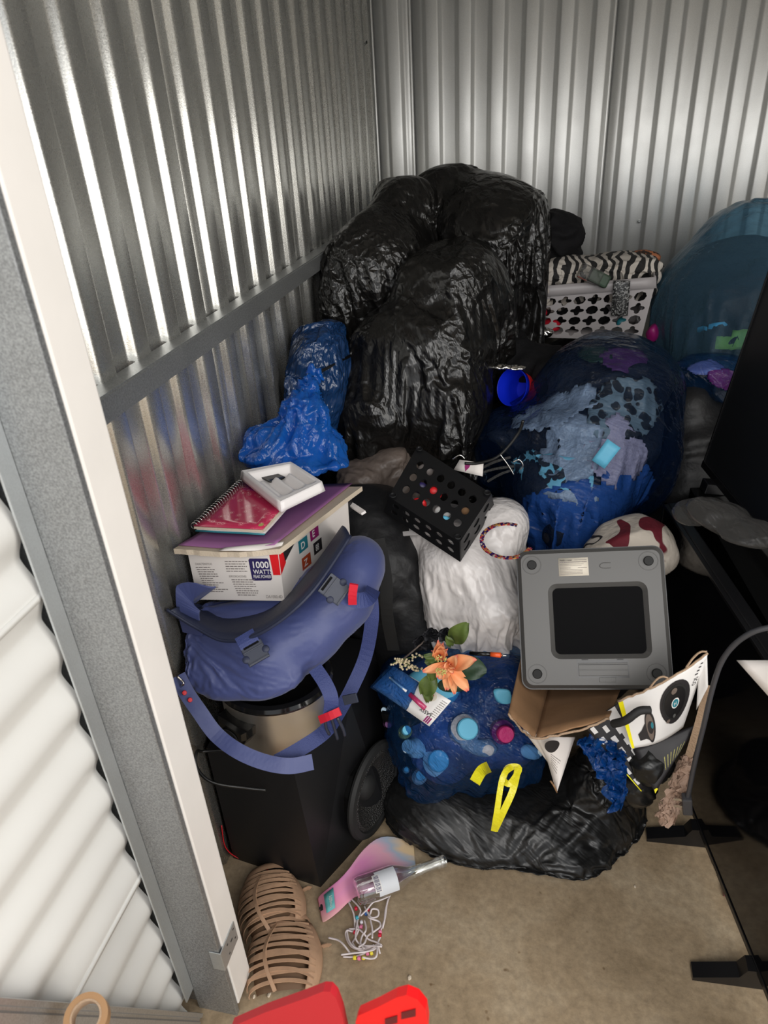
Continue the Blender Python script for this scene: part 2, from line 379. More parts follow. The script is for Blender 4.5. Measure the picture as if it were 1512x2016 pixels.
class Patch:
    """curved sheet from four corners; bulge pushes the middle along the normal, curl(u,v) adds an offset vector"""
    def __init__(s, a, b, c, d, bulge=0, f=None):
        s.a, s.b, s.c, s.d = map(Vector, (a, b, c, d)); s.bulge = bulge; s.f = f
        s.n = (s.b - s.a + s.c - s.d).cross(s.d - s.a + s.c - s.b).normalized()
    def __call__(s, u, v, h=0):
        p = s.a * (1 - u) * (1 - v) + s.b * u * (1 - v) + s.c * u * v + s.d * (1 - u) * v
        k = 16 * u * (1 - u) * v * (1 - v) if s.bulge else 0
        p = p + s.n * (s.bulge * k + h)
        if s.f: p = p + s.f(u, v)
        return p
    def mesh(s, name, mat, parent=None, nu=12, nv=12, th=.001, jag=0, seed=0, sides='all', smooth=True):
        rr = random.Random(seed); vs = []; uv = []
        J = {}
        for j in range(nv + 1):
            for i in range(nu + 1):
                u = i / nu; v = j / nv
                edge = (i == 0 and ('l' in sides or sides == 'all')) or (i == nu and ('r' in sides or sides == 'all')) or (j == 0 and ('b' in sides or sides == 'all')) or (j == nv and ('t' in sides or sides == 'all'))
                if jag and edge:
                    u += rr.uniform(-jag, jag) / 1; v += rr.uniform(-jag, jag)
                uv.append((u, v)); vs.append(s(u, v))
        fs = [(j * (nu + 1) + i, j * (nu + 1) + i + 1, (j + 1) * (nu + 1) + i + 1, (j + 1) * (nu + 1) + i) for j in range(nv) for i in range(nu)]
        n0 = len(vs)
        vs2 = [v - s.n * th for v in vs]; fs2 = [tuple(n0 + k for k in reversed(f)) for f in fs]
        ring = [i for i in range(nu)] + [(nu + 1) * j + nu for j in range(nv)] + [nv * (nu + 1) + i for i in range(nu, 0, -1)] + [(nu + 1) * j for j in range(nv, 0, -1)]
        sd = [(ring[k], n0 + ring[k], n0 + ring[(k + 1) % len(ring)], ring[(k + 1) % len(ring)]) for k in range(len(ring))]
        return pyd(name, vs + vs2, fs + fs2 + sd, mat, parent, smooth, uv + uv)
    def poly(s, name, uvs, mat, parent=None, h=.0008):
        """flat print: a polygon laid on the sheet"""
        c = (sum(u for u, v in uvs) / len(uvs), sum(v for u, v in uvs) / len(uvs))
        pts = []; fs = []; ring = []
        dense = []
        for k in range(len(uvs)):
            a = uvs[k]; b = uvs[(k + 1) % len(uvs)]
            m = max(1, int(math.hypot(a[0] - b[0], a[1] - b[1]) * 10))
            for q in range(m): dense.append((a[0] + (b[0] - a[0]) * q / m, a[1] + (b[1] - a[1]) * q / m))
        n = len(dense); vs = [s(c[0], c[1], h)]
        R_ = 4
        for q in range(1, R_ + 1):
            for u, v in dense: vs.append(s(c[0] + (u - c[0]) * q / R_, c[1] + (v - c[1]) * q / R_, h))
        for k in range(n): fs.append((0, 1 + k, 1 + (k + 1) % n))
        for q in range(1, R_):
            for k in range(n):
                a = 1 + (q - 1) * n; b = 1 + q * n
                fs.append((a + k, b + k, b + (k + 1) % n, a + (k + 1) % n))
        return pyd(name, vs, fs, mat, parent)
    def disc(s, name, cu, cv, ru, rv, mat, parent=None, h=.0008, rot=0, n=28):
        return s.poly(name, [(cu + ru * math.cos(a) * math.cos(rot) - rv * math.sin(a) * math.sin(rot), cv + ru * math.cos(a) * math.sin(rot) + rv * math.sin(a) * math.cos(rot)) for a in [2 * math.pi * i / n for i in range(n)]], mat, parent, h)
    def text(s, body, u, v, hu, mat, parent=None, h=.001, du=1, dv=1, dirv=(1, 0), name='lettering', bold=0):
        """text with cap height hu (in v units); dirv = writing direction in uv"""
        cu = bpy.data.curves.new('t', 'FONT'); cu.body = body; cu.size = 1; cu.offset = bold; cu.space_line = .95
        cu.resolution_u = 3
        to = bpy.data.objects.new('t', cu); COL.objects.link(to)
        dg = bpy.context.evaluated_depsgraph_get(); me = bpy.data.meshes.new_from_object(to.evaluated_get(dg))
        bpy.data.objects.remove(to); bpy.data.curves.remove(cu)
        dx, dy = dirv
        for vt in me.vertices:
            a = vt.co.x * hu * du; b = vt.co.y * hu * dv
            vt.co = s(u + a * dx - b * dy * 1, v + a * dy + b * dx, h)
        me.name = name
        return link(name, me, mat, parent)
def lines_print(p, name, rows, mat, parent):
    """small print too fine to read: rows of (u0,u1,v,height) bars broken into words, joined"""
    vs = []; fs = []; rr = random.Random(len(rows))
    for u0, u1, v, hh in rows:
        u = u0
        while u < u1:
            w_ = min(rr.uniform(.012, .05), u1 - u); b = len(vs)
            vs += [p(u, v, .0006), p(u + w_, v, .0006), p(u + w_, v + hh, .0006), p(u, v + hh, .0006)]; fs.append((b, b + 1, b + 2, b + 3))
            u += w_ + .007
    return pyd(name, vs, fs, mat, parent)
def skin_piece(name, src, c, r, mat, off, label, cat='cloth', th=.003, wr=(14, .006), rot=0, seed=0, parent=None):
    """cloth or print pressed against the inside of a sack: follows the sack's surface at a small depth"""
    me = src.data; nv = len(me.vertices); co = np.empty(nv * 3); no = np.empty(nv * 3)
    me.vertices.foreach_get('co', co); me.vertices.foreach_get('normal', no); co = co.reshape(-1, 3); no = no.reshape(-1, 3)
    c = np.array(c); right = np.array(ROT @ Vector((1, 0, 0))); dn = np.array(ROT @ Vector((0, 1, 0))); vw = np.array((Vector(c) - CAM).normalized())
    d = co - c; a = d @ right; b = d @ dn; ca, sa = math.cos(rot), math.sin(rot); a, b = a * ca + b * sa, b * ca - a * sa
    near = (no @ vw) < .15
    q = (a / r[0]) ** 2 + (b / r[1]) ** 2
    idx = np.where((q < 2.2) & near & (np.abs(d @ vw) < .3))[0]
    keep = np.zeros(nv, bool)
    for i in idx:
        n_ = noise.noise(Vector(co[i]) * 16 + Vector((seed, 0, 0)))
        if q[i] < 1 + n_ * .55: keep[i] = True
    fs = []; mp = {}; vs = []
    for pl in me.polygons:
        vv = list(pl.vertices)
        if all(keep[k] for k in vv):
            for k in vv:
                if k not in mp:
                    mp[k] = len(vs); w_ = wr[1] * (.5 - abs(noise.noise(Vector(co[k]) * wr[0] + Vector((0, seed, 3)))) * 2)
                    vs.append(Vector(co[k] - no[k] * (off - w_)))
            fs.append([mp[k] for k in vv])
    o = pyd(name, vs, fs, mat, parent, True)
    md = o.modifiers.new('s', 'SOLIDIFY'); md.thickness = th; md.offset = -1
    if parent is None: tag(o, label, cat)
    return o
SIM = []
def run_cloth(frames=22):
    """let the marked sacks buckle: each film is a little larger than its filling and sags over it"""
    cores = []; import time; t0 = time.time()
    for o, grow, inset, press, bend in SIM:
        me = o.data.copy(); nv = len(me.vertices); co = np.empty(nv * 3); no = np.empty(nv * 3)
        me.vertices.foreach_get('co', co); me.vertices.foreach_get('normal', no)
        co -= no * inset; me.vertices.foreach_set('co', co); me.update()
        c = bpy.data.objects.new('core', me); COL.objects.link(c); cores.append(c)
        md = c.modifiers.new('c', 'COLLISION'); c.collision.thickness_outer = .003; c.collision.cloth_friction = 30; c.collision.damping = .5
        gc = bpy.data.collections.new('g'); gc.objects.link(c); 
        cl = o.modifiers.new('cl', 'CLOTH'); st_ = cl.settings
        st_.quality = 4; st_.mass = .08; st_.tension_stiffness = 20; st_.compression_stiffness = 20; st_.shear_stiffness = 4; st_.bending_stiffness = bend
        st_.shrink_min = -grow; st_.shrink_max = -grow; st_.air_damping = 2
        st_.use_pressure = True; st_.uniform_pressure_force = press
        cl.collision_settings.distance_min = .003; cl.collision_settings.collision_quality = 2; cl.collision_settings.use_self_collision = False
        cl.collision_settings.collection = gc
    for f in range(1, frames + 1): sc.frame_set(f)
    dg = bpy.context.evaluated_depsgraph_get()
    for (o, *_r) in SIM:
        me = bpy.data.meshes.new_from_object(o.evaluated_get(dg)); mats = o.data.materials[0]; nm = o.data.name
        o.modifiers.clear(); o.data = me; me.name = nm
        c_ = np.empty(len(me.vertices) * 3); me.vertices.foreach_get('co', c_); c_ = c_.reshape(-1, 3)
        c_[:, 0] = np.maximum(c_[:, 0], .016); c_[:, 1] = np.minimum(c_[:, 1], 3.07); c_[:, 2] = np.maximum(c_[:, 2], .0015)
        me.vertices.foreach_set('co', c_.reshape(-1)); me.update()
        if not me.materials: me.materials.append(mats)
    for c in cores: bpy.data.objects.remove(c)
    for gc in [g for g in bpy.data.collections if g.name.startswith('g') and not g.objects]: bpy.data.collections.remove(gc)
    sc.frame_set(1); print('cloth', time.time() - t0)
    for (o, *_r) in SIM:
        md = o.modifiers.new('ss', 'SUBSURF'); md.levels = md.render_levels = 1; md.use_limit_surface = False
def crumpled(name, corners, mat, parent=None, amp=.01, sc_=22, seed=0, n=22, bulge=.01, jag=.02, th=.0008):
    f = lambda u, v: Vector([a_ * amp * (1 - 2 * abs(noise.noise(Vector((u * 3 + seed, v * 3, k * 7.3)) * sc_ / 20)) * 1.6) for k, a_ in enumerate((1, 1, 1))]) + noise.noise_vector(Vector((u * 8, v * 8, seed))) * amp * .5
    return Patch(*corners, bulge, f).mesh(name, mat, parent, n, n, th, jag * .3, seed, smooth=False)
# organic shapes
def ell(c, r, rot=(0, 0, 0)):
    from mathutils import Euler
    return Matrix.Translation(Vector(c)) @ Euler([math.radians(a) for a in rot]).to_matrix().to_4x4() @ Matrix.Diagonal((*r, 1))
def vfold(p, d, k):
    return p - d * (p.dot(d) * (1 - 1 / k))
def blob(name, ells, voxel, mat, layers=(), parent=None, lim=None, sm=6, ax=None, post=None):
    bm = bmesh.new()
    for m in ells:
        r = bmesh.ops.create_icosphere(bm, subdivisions=3, radius=1, matrix=m)
    me = bpy.data.meshes.new(name); bm.to_mesh(me); bm.free()
    o = bpy.data.objects.new(name, me); COL.objects.link(o)
    md = o.modifiers.new('r', 'REMESH'); md.mode = 'VOXEL'; md.voxel_size = voxel
    if sm:
        s_ = o.modifiers.new('s', 'SMOOTH'); s_.iterations = sm; s_.factor = .6
    dg = bpy.context.evaluated_depsgraph_get(); me2 = bpy.data.meshes.new_from_object(o.evaluated_get(dg))
    o.modifiers.clear(); o.data = me2; bpy.data.meshes.remove(me); me2.name = name
    nv = len(me2.vertices); co_ = np.empty(nv * 3); no_ = np.empty(nv * 3)
    me2.vertices.foreach_get('co', co_); me2.vertices.foreach_get('normal', no_)
    co_ = co_.reshape(-1, 3); no_ = no_.reshape(-1, 3)
    disp = np.zeros(nv)
    for L in layers:
        kind = L[0]
        if kind == 'crumple':
            _, s, a = L[:3]; fd = Vector(L[3]).normalized() if len(L) > 3 else None; k = L[4] if len(L) > 4 else 1
            for i in range(nv):
                p = Vector(co_[i])
                if fd is not None: p = vfold(p, fd, k)
                q = p * s; q = q + noise.noise_vector(q * .6) * .6
                dd = noise.voronoi(q)[0]
                disp[i] -= a * (min(dd[1] - dd[0], .8) ** .8 - .3)
        elif kind == 'noise':
            _, s, a = L[:3]; fd = Vector(L[3]).normalized() if len(L) > 3 else None; k = L[4] if len(L) > 4 else 1
            for i in range(nv):
                p = Vector(co_[i])
                if fd is not None: p = vfold(p, fd, k)
                disp[i] += a * noise.noise(p * s)
        elif kind == 'ridge':
            _, s, a = L[:3]; fd = Vector(L[3]).normalized() if len(L) > 3 else None; k = L[4] if len(L) > 4 else 1
            for i in range(nv):
                p = Vector(co_[i])
                if fd is not None: p = vfold(p, fd, k)
                q = p * s; q = q + noise.noise_vector(p * s * .35) * .8
                disp[i] += a * (.35 - abs(noise.noise(q)) * 1.6)
        elif kind == 'radial':
            _, knot, s, a, reach = L; kn = Vector(knot)
            for i in range(nv):
                d = Vector(co_[i]) - kn; ln = d.length
                f = max(0, 1 - ln / reach)
                if f <= 0: continue
                d.normalize(); q = d * s + Vector((0, 0, ln * 2))
                disp[i] += a * f ** .6 * (.35 - abs(noise.noise(q)) * 1.7) * min(1, ln / .05)
    co_ += no_ * disp[:, None]
    if lim:
        for j, (lo, hi) in enumerate(lim):
            if lo is not None: co_[:, j] = np.where(co_[:, j] < lo, lo + (co_[:, j] - lo) * .02, co_[:, j])
            if hi is not None: co_[:, j] = np.where(co_[:, j] > hi, hi + (co_[:, j] - hi) * .02, co_[:, j])
    me2.vertices.foreach_set('co', co_.reshape(-1)); me2.update()
    if not me2.materials: me2.materials.append(M[mat])
    else: me2.materials[0] = M[mat]
    me2.polygons.foreach_set('use_smooth', [True] * len(me2.polygons))
    if parent is not None:
        o.parent = parent; o.matrix_parent_inverse = Matrix.Translation(-parent.location)
    return o
def E(px, py, y, r, rot=(0, 0, 0)):
    return ell(at(px, py, y=y), r, rot)
def pot(name, pts, mat, parent=None):  # polygon prism: pts bottom ring, height handled by caller
    pass
def prism(name, foot, z0, z1, mat, parent=None, bevel=.003, top=None):
    bm = bmesh.new(); n = len(foot); top = top or foot
    a = [bm.verts.new((x, y, z0)) for x, y in foot]; b = [bm.verts.new((x, y, z1)) for x, y in top]
    bm.faces.new(a[::-1]); bm.faces.new(b)
    for i in range(n): bm.faces.new((a[i], a[(i + 1) % n], b[(i + 1) % n], b[i]))
    return frombm(name, bm, mat, parent, False, bevel)
def plate(name, patch, nx, ny, hole, mat, parent=None, th=.003, margin=(.05, .08), K=16, stagger=False):
    """perforated sheet: hole(ix,iy,theta)->radius as fraction of half a cell (0 = no hole)"""
    vs = []; fs = []; mu, mv = margin; key = {}
    def V(u, v, h):
        kk = (round(u, 5), round(v, 5), h)
        if kk not in key: key[kk] = len(vs); vs.append(patch(u, v, h))
        return key[kk]
    def quad(u0, v0, u1, v1):
        for h, fl in ((0, 1), (-th, 0)):
            q = (V(u0, v0, h), V(u1, v0, h), V(u1, v1, h), V(u0, v1, h)); fs.append(q if fl else q[::-1])
    if mu > 0: quad(0, 0, mu, 1); quad(1 - mu, 0, 1, 1)
    if mv > 0: quad(mu, 0, 1 - mu, mv); quad(mu, 1 - mv, 1 - mu, 1)
    cw = (1 - 2 * mu) / nx; ch = (1 - 2 * mv) / ny
    for iy in range(ny):
        for ix in range(nx):
            cu = mu + (ix + .5) * cw; cv = mv + (iy + .5) * ch
            out = []; inn = []
            for k in range(K):
                t = 2 * math.pi * (k + .5) / K; cx, sy = math.cos(t), math.sin(t); mxx = max(abs(cx), abs(sy))
                out.append((cu + cw / 2 * cx / mxx, cv + ch / 2 * sy / mxx))
                r = hole(ix, iy, t); inn.append((cu + cw / 2 * cx * r, cv + ch / 2 * sy * r))
            for k in range(K):
                k2 = (k + 1) % K
                for h, fl in ((0, 1), (-th, 0)):
                    a, b, c_, d = V(*out[k], h), V(*out[k2], h), V(*inn[k2], h), V(*inn[k], h)
                    fs.append((a, b, c_, d) if fl else (d, c_, b, a))
                fs.append((V(*inn[k], 0), V(*inn[k2], 0), V(*inn[k2], -th), V(*inn[k], -th)))
            # corner fillers
            for sx_, sy_ in ((1, 1), (-1, 1), (-1, -1), (1, -1)):
                best = sorted(out, key=lambda q: (q[0] - cu - sx_ * cw / 2) ** 2 + (q[1] - cv - sy_ * ch / 2) ** 2)[:2]
                for h in (0, -th):
                    fs.append((V(*best[0], h), V(cu + sx_ * cw / 2, cv + sy_ * ch / 2, h), V(*best[1], h)))
    return pyd(name, vs, fs, mat, parent)
# ================================================================== the room
def st(o, label=None): o['kind'] = 'structure'; return o
YB, YJ, XJ = 3.094, 0.685, 0.165
floor = st(box('floor', (-.35, -2.2, -.06), (3.4, YB + .08, 0), 'concrete', bevel=0))
def corrugated(name, parent, axis, base, s0, s1, z0, z1, mat, outward, first_off=0.0):
    """one ribbed sheet running along x (axis 'x') or y; trapezoid ribs 0.119 apart"""
    prof = [(0, 0), (.036, 0), (.040, .0010), (.043, .0035), (.050, .0125), (.053, .0150), (.057, .016), (.093, .016), (.097, .0150), (.100, .0125), (.107, .0035), (.110, .0010), (.114, 0)]
    pts = []; s = s0; k = 0
    while s < s1 + 1e-6:
        for a, h in prof:
            q = s0 + k * .119 + a
            if q <= s1: pts.append((q, h))
        k += 1; s = s0 + k * .119
    pts.append((s1, 0)); vs = []; fs = []
    for (q, h) in pts:
        for z in (z0, z1):
            hh = base + outward * (h + .0)
            vs.append((q, hh, z) if axis == 'x' else (hh, q, z))
    n = len(pts)
    for i in range(n - 1): fs.append((2 * i, 2 * i + 2, 2 * i + 3, 2 * i + 1))
    # lap joint: small raised lip at the start of each sheet
    b = len(vs)
    lip = [(s0 - .012, .0), (s0 - .010, .004), (s0 - .004, .004), (s0, .0015)]
    for (q, h) in lip:
        for z in (z0, z1):
            hh = base + outward * (h + .0006)
            vs.append((q, hh, z) if axis == 'x' else (hh, q, z))
    for i in range(3): fs.append((b + 2 * i, b + 2 * i + 2, b + 2 * i + 3, b + 2 * i + 1))
    o = pyd(name, vs, fs, mat, parent)
    md = o.modifiers.new('s', 'SOLIDIFY'); md.thickness = .0012; md.offset = 0
    o.data.polygons.foreach_set('use_smooth', [True] * len(o.data.polygons))
    return o
wl = st(box('wall_left', (-.05, .3, 0), (-.012, YB + .05, 2.62), 'girt', bevel=0))
for a, b in ((.70, 1.415), (1.415, 2.02), (2.02, 2.615), (2.615, YB - .004)):
    corrugated('wall_panel', wl, 'y', -.006, a, b, 0.0, 2.6, 'wall', 1)
# girt: an angle running along the wall
bm = bmesh.new()
g0, g1, gz = .70, YB - .02, 1.232
sec = [(-.004, gz + .0), (.032, gz + .0), (.032, gz - .003), (.034, gz - .004), (.034, gz - .044), (.031, gz - .044), (.031, gz - .004), (-.004, gz - .004)]
va = [bm.verts.new((x + .009, g0, z)) for x, z in sec]; vb = [bm.verts.new((x + .009, g1, z)) for x, z in sec]
bm.faces.new(va); bm.faces.new(vb[::-1])
for i in range(len(sec)): bm.faces.new((va[i], vb[i], vb[(i + 1) % len(sec)], va[(i + 1) % len(sec)]))
st(frombm('trim_5', bm, 'girt'))
# short corner flange on the wall and the little slot punched in it
box('corner_flange', (-.004, YB - .035, 0), (.004, YB - .004, 2.6), 'wall', wl, .0005)
p = at(723, 83, x=.004); box('slot', (.004, p.y - .012, p.z - .0045), (.0055, p.y + .012, p.z + .0045), 'black', wl, .0003)
wb = st(box('wall_back', (-.05, YB + .012, 0), (2.45, YB + .05, 2.62), 'girt', bevel=0))
for a, b in ((.012, .155), (.155, .870), (.870, 1.585), (1.585, 2.40)):
    corrugated('wall_panel', wb, 'x', YB + .006, a, b, 0.0, 2.6, 'backwall', -1)
for px, py in ((1258, 435),):
    q = at(px, py, y=YB); lathe('screw', [(0, .004), (.003, .004), (.0045, .002), (.0065, .0015), (.0065, 0)], 'girt', wb, frame((q.x, YB - .008, q.z), (1, 0, 0), (0, 0, 1)), 12)
wr = st(box('wall_right', (2.40, YJ, 0), (2.45, YB + .05, 2.62), 'backwall', bevel=0))
st(box('ceiling', (-.05, YJ, 2.6), (2.45, YB + .05, 2.66), 'backwall', bevel=0))
# front: white jamb post, galvanised post behind it, header
fr = st(box('trim_1', (.1, YJ + .002, .022), (XJ + .006, YJ + .067, 2.3), 'white_paint', bevel=.003)); 
st(box('trim_2', (.084, YJ - .010, 0), (XJ + .004, YJ + .001, 2.3), 'post', bevel=.0015))
st(box('trim_3', (.083, .6465, .075), (.0865, YJ - .0105, 2.3), 'strip', bevel=.001))
st(box('wall_front', (-.05, YJ + .003, 0), (.10, .74, 2.62), 'girt', bevel=0))
st(box('trim_4', (XJ, YJ, 2.3), (2.45, YJ + .05, 2.66), 'white_paint', bevel=.002))
# hinge / latch plate on the jamb
lp = thing('latch_plate', 'small grey steel strike plate with punched slots near the foot of the white door post', 'plate', (XJ + .006, YJ, .18))
c0 = at(428, 1858, y=YJ - .012)
a0, a1, b0, b1 = at(430, 1858, y=YJ), at(457, 1816, x=XJ + .0072), at(437, 1897, y=YJ), at(466, 1850, x=XJ + .0072)
zt = hz = at(445, 1838, x=XJ + .007).z
zt = at(458, 1816, x=XJ + .007).z; zb = at(466, 1851, x=XJ + .007).z
box('plate', (XJ + .006, YJ - .012, zb), (XJ + .0085, YJ + .052, zt), 'strip', lp, .0008)
box('return', (XJ - .016, YJ - .0125, zb), (XJ + .0085, YJ - .0105, zt), 'strip', lp, .0008)
for yy, zz, ww in ((.014, .75, .004), (.014, .25, .004), (.030, .55, .008), (.043, .8, .004), (.043, .3, .004)):
    box('slot', (XJ + .0085, YJ + yy - ww / 2, zb + (zt - zb) * zz - .0015), (XJ + .0090, YJ + yy + ww / 2, zb + (zt - zb) * zz + .0015), 'ink', lp, 0)
for zz in (.012, .028):
    pass
# neighbouring roller door: ribbed curtain of separate sheets
dr = st(box('door_1', (.045, -1.6, 0), (.052, .662, 2.3), 'curtain', bevel=0))
def slats(z0, z1):
    pts = []
    n = int((z1 - z0) / .0045)
    for i in range(n + 1):
        z = z0 + (z1 - z0) * i / n
        t = ((z - .031) / .0985) % 1.0
        # broad crown with a narrow groove
        h = .0165 * (0.5 - 0.5 * math.cos(2 * math.pi * t)) ** .75
        pts.append((.058 + h, z))
    vs = []; fs = []
    for x, z in pts: vs += [(x, -1.6, z), (x, .66, z)]
    for i in range(len(pts) - 1): fs.append((2 * i, 2 * i + 1, 2 * i + 3, 2 * i + 2))
    b = len(vs); x, z = pts[-1]
    for dx, dz in ((.0015, -.009), (.003, -.009), (.003, .001), (.0, .001)):
        vs += [(x + dx, -1.6, z + dz), (x + dx, .66, z + dz)]
    for i in range(3): fs.append((b + 2 * i, b + 2 * i + 1, b + 2 * i + 3, b + 2 * i + 2))
    return vs, fs
for z0, z1 in ((.0, .467), (.467, 1.065), (1.065, 1.66), (1.66, 2.3)):
    vs, fs = slats(z0, z1); pyd('curtain_sheet', vs, fs, 'curtain', dr, True)
# galvanised rail leaning on the roller door, foot beside the post
r0 = at(401, 2012, x=.100); r1 = at(-60, 1990, x=.100)
r0 = Vector((.100, .655, .012)); 
d = (at(0, 1963, x=.100) - at(395, 1994, x=.100)); d.normalize()
top = at(395, 1994, x=.100); 
sidev = Vector((1, 0, 0)).cross(d).normalized()
rl = thing('steel_rail', 'grooved galvanised steel rail leaning across the foot of the white roller door', 'rail', (.1, .62, 0))
if sidev.z > 0: sidev = -sidev
u0, u1 = -.0, .74
base = top - d * .0
prf = [(0, 0), (0, .006), (.007, .006), (.009, .002), (.013, .002), (.015, .006), (.030, .006), (.032, .003), (.036, .003), (.038, .006), (.066, .006), (.066, 0)]
vs = []; 
for t in (u0, u1):
    for a, h in prf: vs.append(base + d * t + sidev * a + Vector((h, 0, 0)))
n = len(prf); fs = [(i, (i + 1) % n, n + (i + 1) % n, n + i) for i in range(n)] + [tuple(range(n)), tuple(range(2 * n - 1, n - 1, -1))]
mz = min(v.z for v in vs)
if mz < 0.001: vs = [v if v.z > .001 else Vector((v.x, v.y, .001 + (v.z) * .0)) for v in vs]
pyd('rail_body', vs, fs, 'rail', rl)
q = base + d * .17 + sidev * .048; box('slot', (q.x + .0055, q.y - .004, q.z - .006), (q.x + .0072, q.y + .001, q.z + .006), 'ink', rl, 0)
# ================================================================== big sacks in the corner
LATER = []
def sack(name, label, ells, mat, layers, voxel=.009, lim=None, group=None, cat='bag', sim=None, **k):
    o = blob(name, ells, voxel, mat, layers, None, lim, **k); tag(o, label, cat, group)
    if sim: SIM.append((o,) + sim)
    return o
WL = ((.018, None), (None, YB - .02), (.002, None))
# hidden filling that carries the pile
sack('trash_bag', 'dark black trash bag at floor level under the corner pile, behind the black duffel', [ell((.36, 2.45, .33), (.33, .42, .36)), ell((.42, 2.45, .7), (.26, .36, .2))], 'blackbag', [('ridge', 5, .02)], .02, WL)
sack('trash_bag', 'shiny black trash bag against the back wall, highest of the corner pile',
     [E(965, 450, 2.48, (.21, .26, .19)), E(885, 410, 2.55, (.16, .2, .16)), E(975, 560, 2.4, (.13, .2, .2)), E(1010, 460, 2.5, (.10, .17, .17))], 'blackbag',
     [('ridge', 3, .04, (.8, .2, .55), 2)], .0095, WL, sim=(.30, .03, 0, .01))
sack('trash_bag', 'baggy black trash bag bulging against the left wall, upper left of the corner pile',
     [E(750, 525, 2.26, (.20, .26, .20)), E(695, 590, 2.2, (.14, .22, .17)), E(790, 405, 2.42, (.14, .18, .12)), E(690, 650, 2.2, (.11, .18, .16)), E(775, 380, 2.48, (.10, .12, .09))], 'blackbag',
     [('ridge', 3, .04, (.5, .2, .8), 2)], .0095, WL, sim=(.30, .03, 0, .01))
sack('trash_bag', 'long crinkled black trash bag hanging down the front of the corner pile',
     [E(890, 580, 2.12, (.19, .16, .19)), E(830, 700, 2.03, (.23, .18, .19)), E(750, 800, 1.97, (.18, .18, .13)), E(870, 800, 1.95, (.16, .15, .15)), E(890, 860, 1.9, (.07, .12, .08))], 'blackbag',
     [('ridge', 3.2, .045, (.25, -.3, -.9), 2.6)], .0095, WL, sim=(.32, .03, 0, .01))
sack('black_sweater', 'black knitted garment heaped at the back wall beside the right end of the corner pile', [E(1098, 462, 2.60, (.085, .10, .08)), E(1090, 435, 2.62, (.05, .06, .04)), E(1125, 455, 2.62, (.04, .06, .05)), E(1110, 510, 2.62, (.06, .06, .06))], 'blackcloth', [('ridge', 14, .016), ('noise', 30, .006)], .007, WL, cat='clothing')
# ================================================================== blue sacks at the left wall
sack('plastic_bag', 'dark navy blue plastic bag tucked behind the bright blue tied bag', [E(625, 705, 1.86, (.085, .14, .10)), E(600, 760, 1.82, (.075, .12, .09)), E(590, 850, 1.8, (.09, .14, .14)), E(585, 1000, 1.85, (.10, .15, .17))], 'darkbluefilm',
     [('ridge', 8, .012, (.3, -.3, .9), 4)], .008, WL, sim=(.2, .015, 0, .01))
kn = at(618, 752, y=1.62)
bb = thing('plastic_bag', 'bright blue tied plastic bag with knotted neck against the left wall', 'bag', at(570, 925, y=1.5))
g = blob('bag_body', [E(575, 870, 1.50, (.095, .07, .055)), E(600, 840, 1.53, (.060, .06, .09)), E(608, 790, 1.58, (.030, .035, .065)), E(540, 875, 1.47, (.085, .05, .045)), E(640, 890, 1.52, (.05, .06, .055)), E(500, 900, 1.42, (.045, .03, .018)), E(665, 915, 1.5, (.03, .03, .022)), E(575, 915, 1.44, (.12, .04, .02))], .0055, 'brightbluefilm',
     [('radial', tuple(kn), 7, .028, .34), ('crumple', 22, .007)], bb, ((.02, None), (None, None), (.850, None)))
blob('filling', [E(590, 875, 1.53, (.065, .04, .06)), E(575, 895, 1.51, (.085, .045, .03))], .01, 'denim', [('ridge', 10, .012)], bb)
blob('knot', [ell(kn, (.016, .016, .02)), E(612, 733, 1.62, (.013, .012, .026), (0, 20, 0)), E(632, 738, 1.62, (.009, .010, .02), (0, -30, 0)), E(614, 775, 1.6, (.016, .018, .018))], .003, 'brightbluefilm', [('ridge', 40, .006), ('crumple', 70, .003)], bb)
tag(tube('black_rod', [at(612, 742, y=1.66), at(690, 700, y=1.9)], .004, 'blackcord', k=1), 'thin black rod poking out behind the knot of the bright blue bag', 'rod')
# ================================================================== right back: blue sacks
hzb = sack('plastic_bag', 'hazy light blue bag with dark clothes at the right edge, against the back wall',
     [E(1440, 600, 2.55, (.26, .28, .26)), E(1480, 500, 2.6, (.2, .2, .18)), E(1400, 720, 2.45, (.16, .2, .12))], 'hazefilm', [], .017, WL, sim=(.12, .02, 0, .03))
sack('dark_clothes', 'dark clothes showing through the light blue bag at the right edge', [E(1450, 590, 2.56, (.225, .22, .19)), E(1400, 625, 2.55, (.18, .20, .13))], 'navycloth', [('ridge', 6, .03, (.9, 0, -.4), 4)], .014, WL, cat='clothes')
psb = sack('plastic_bag', 'small clear blue bag of pink clothes, below the light blue bag by the dark panel', [E(1400, 735, 2.27, (.12, .07, .06)), E(1430, 770, 2.22, (.06, .05, .04))], 'bottlebagfilm', [('ridge', 9, .015, (.8, 0, -.6), 5)], .007)
sack('trash_bag', 'glossy black bag in the dark gap under the light blue bag', [E(1350, 850, 2.28, (.13, .18, .20)), E(1350, 960, 2.2, (.13, .18, .2)), ell((1.20, 2.25, .25), (.16, .2, .26))], 'duffel', [('ridge', 7, .03, (.9, 0, .4), 3)], .014, ((None, None), (None, None), (.002, None)))
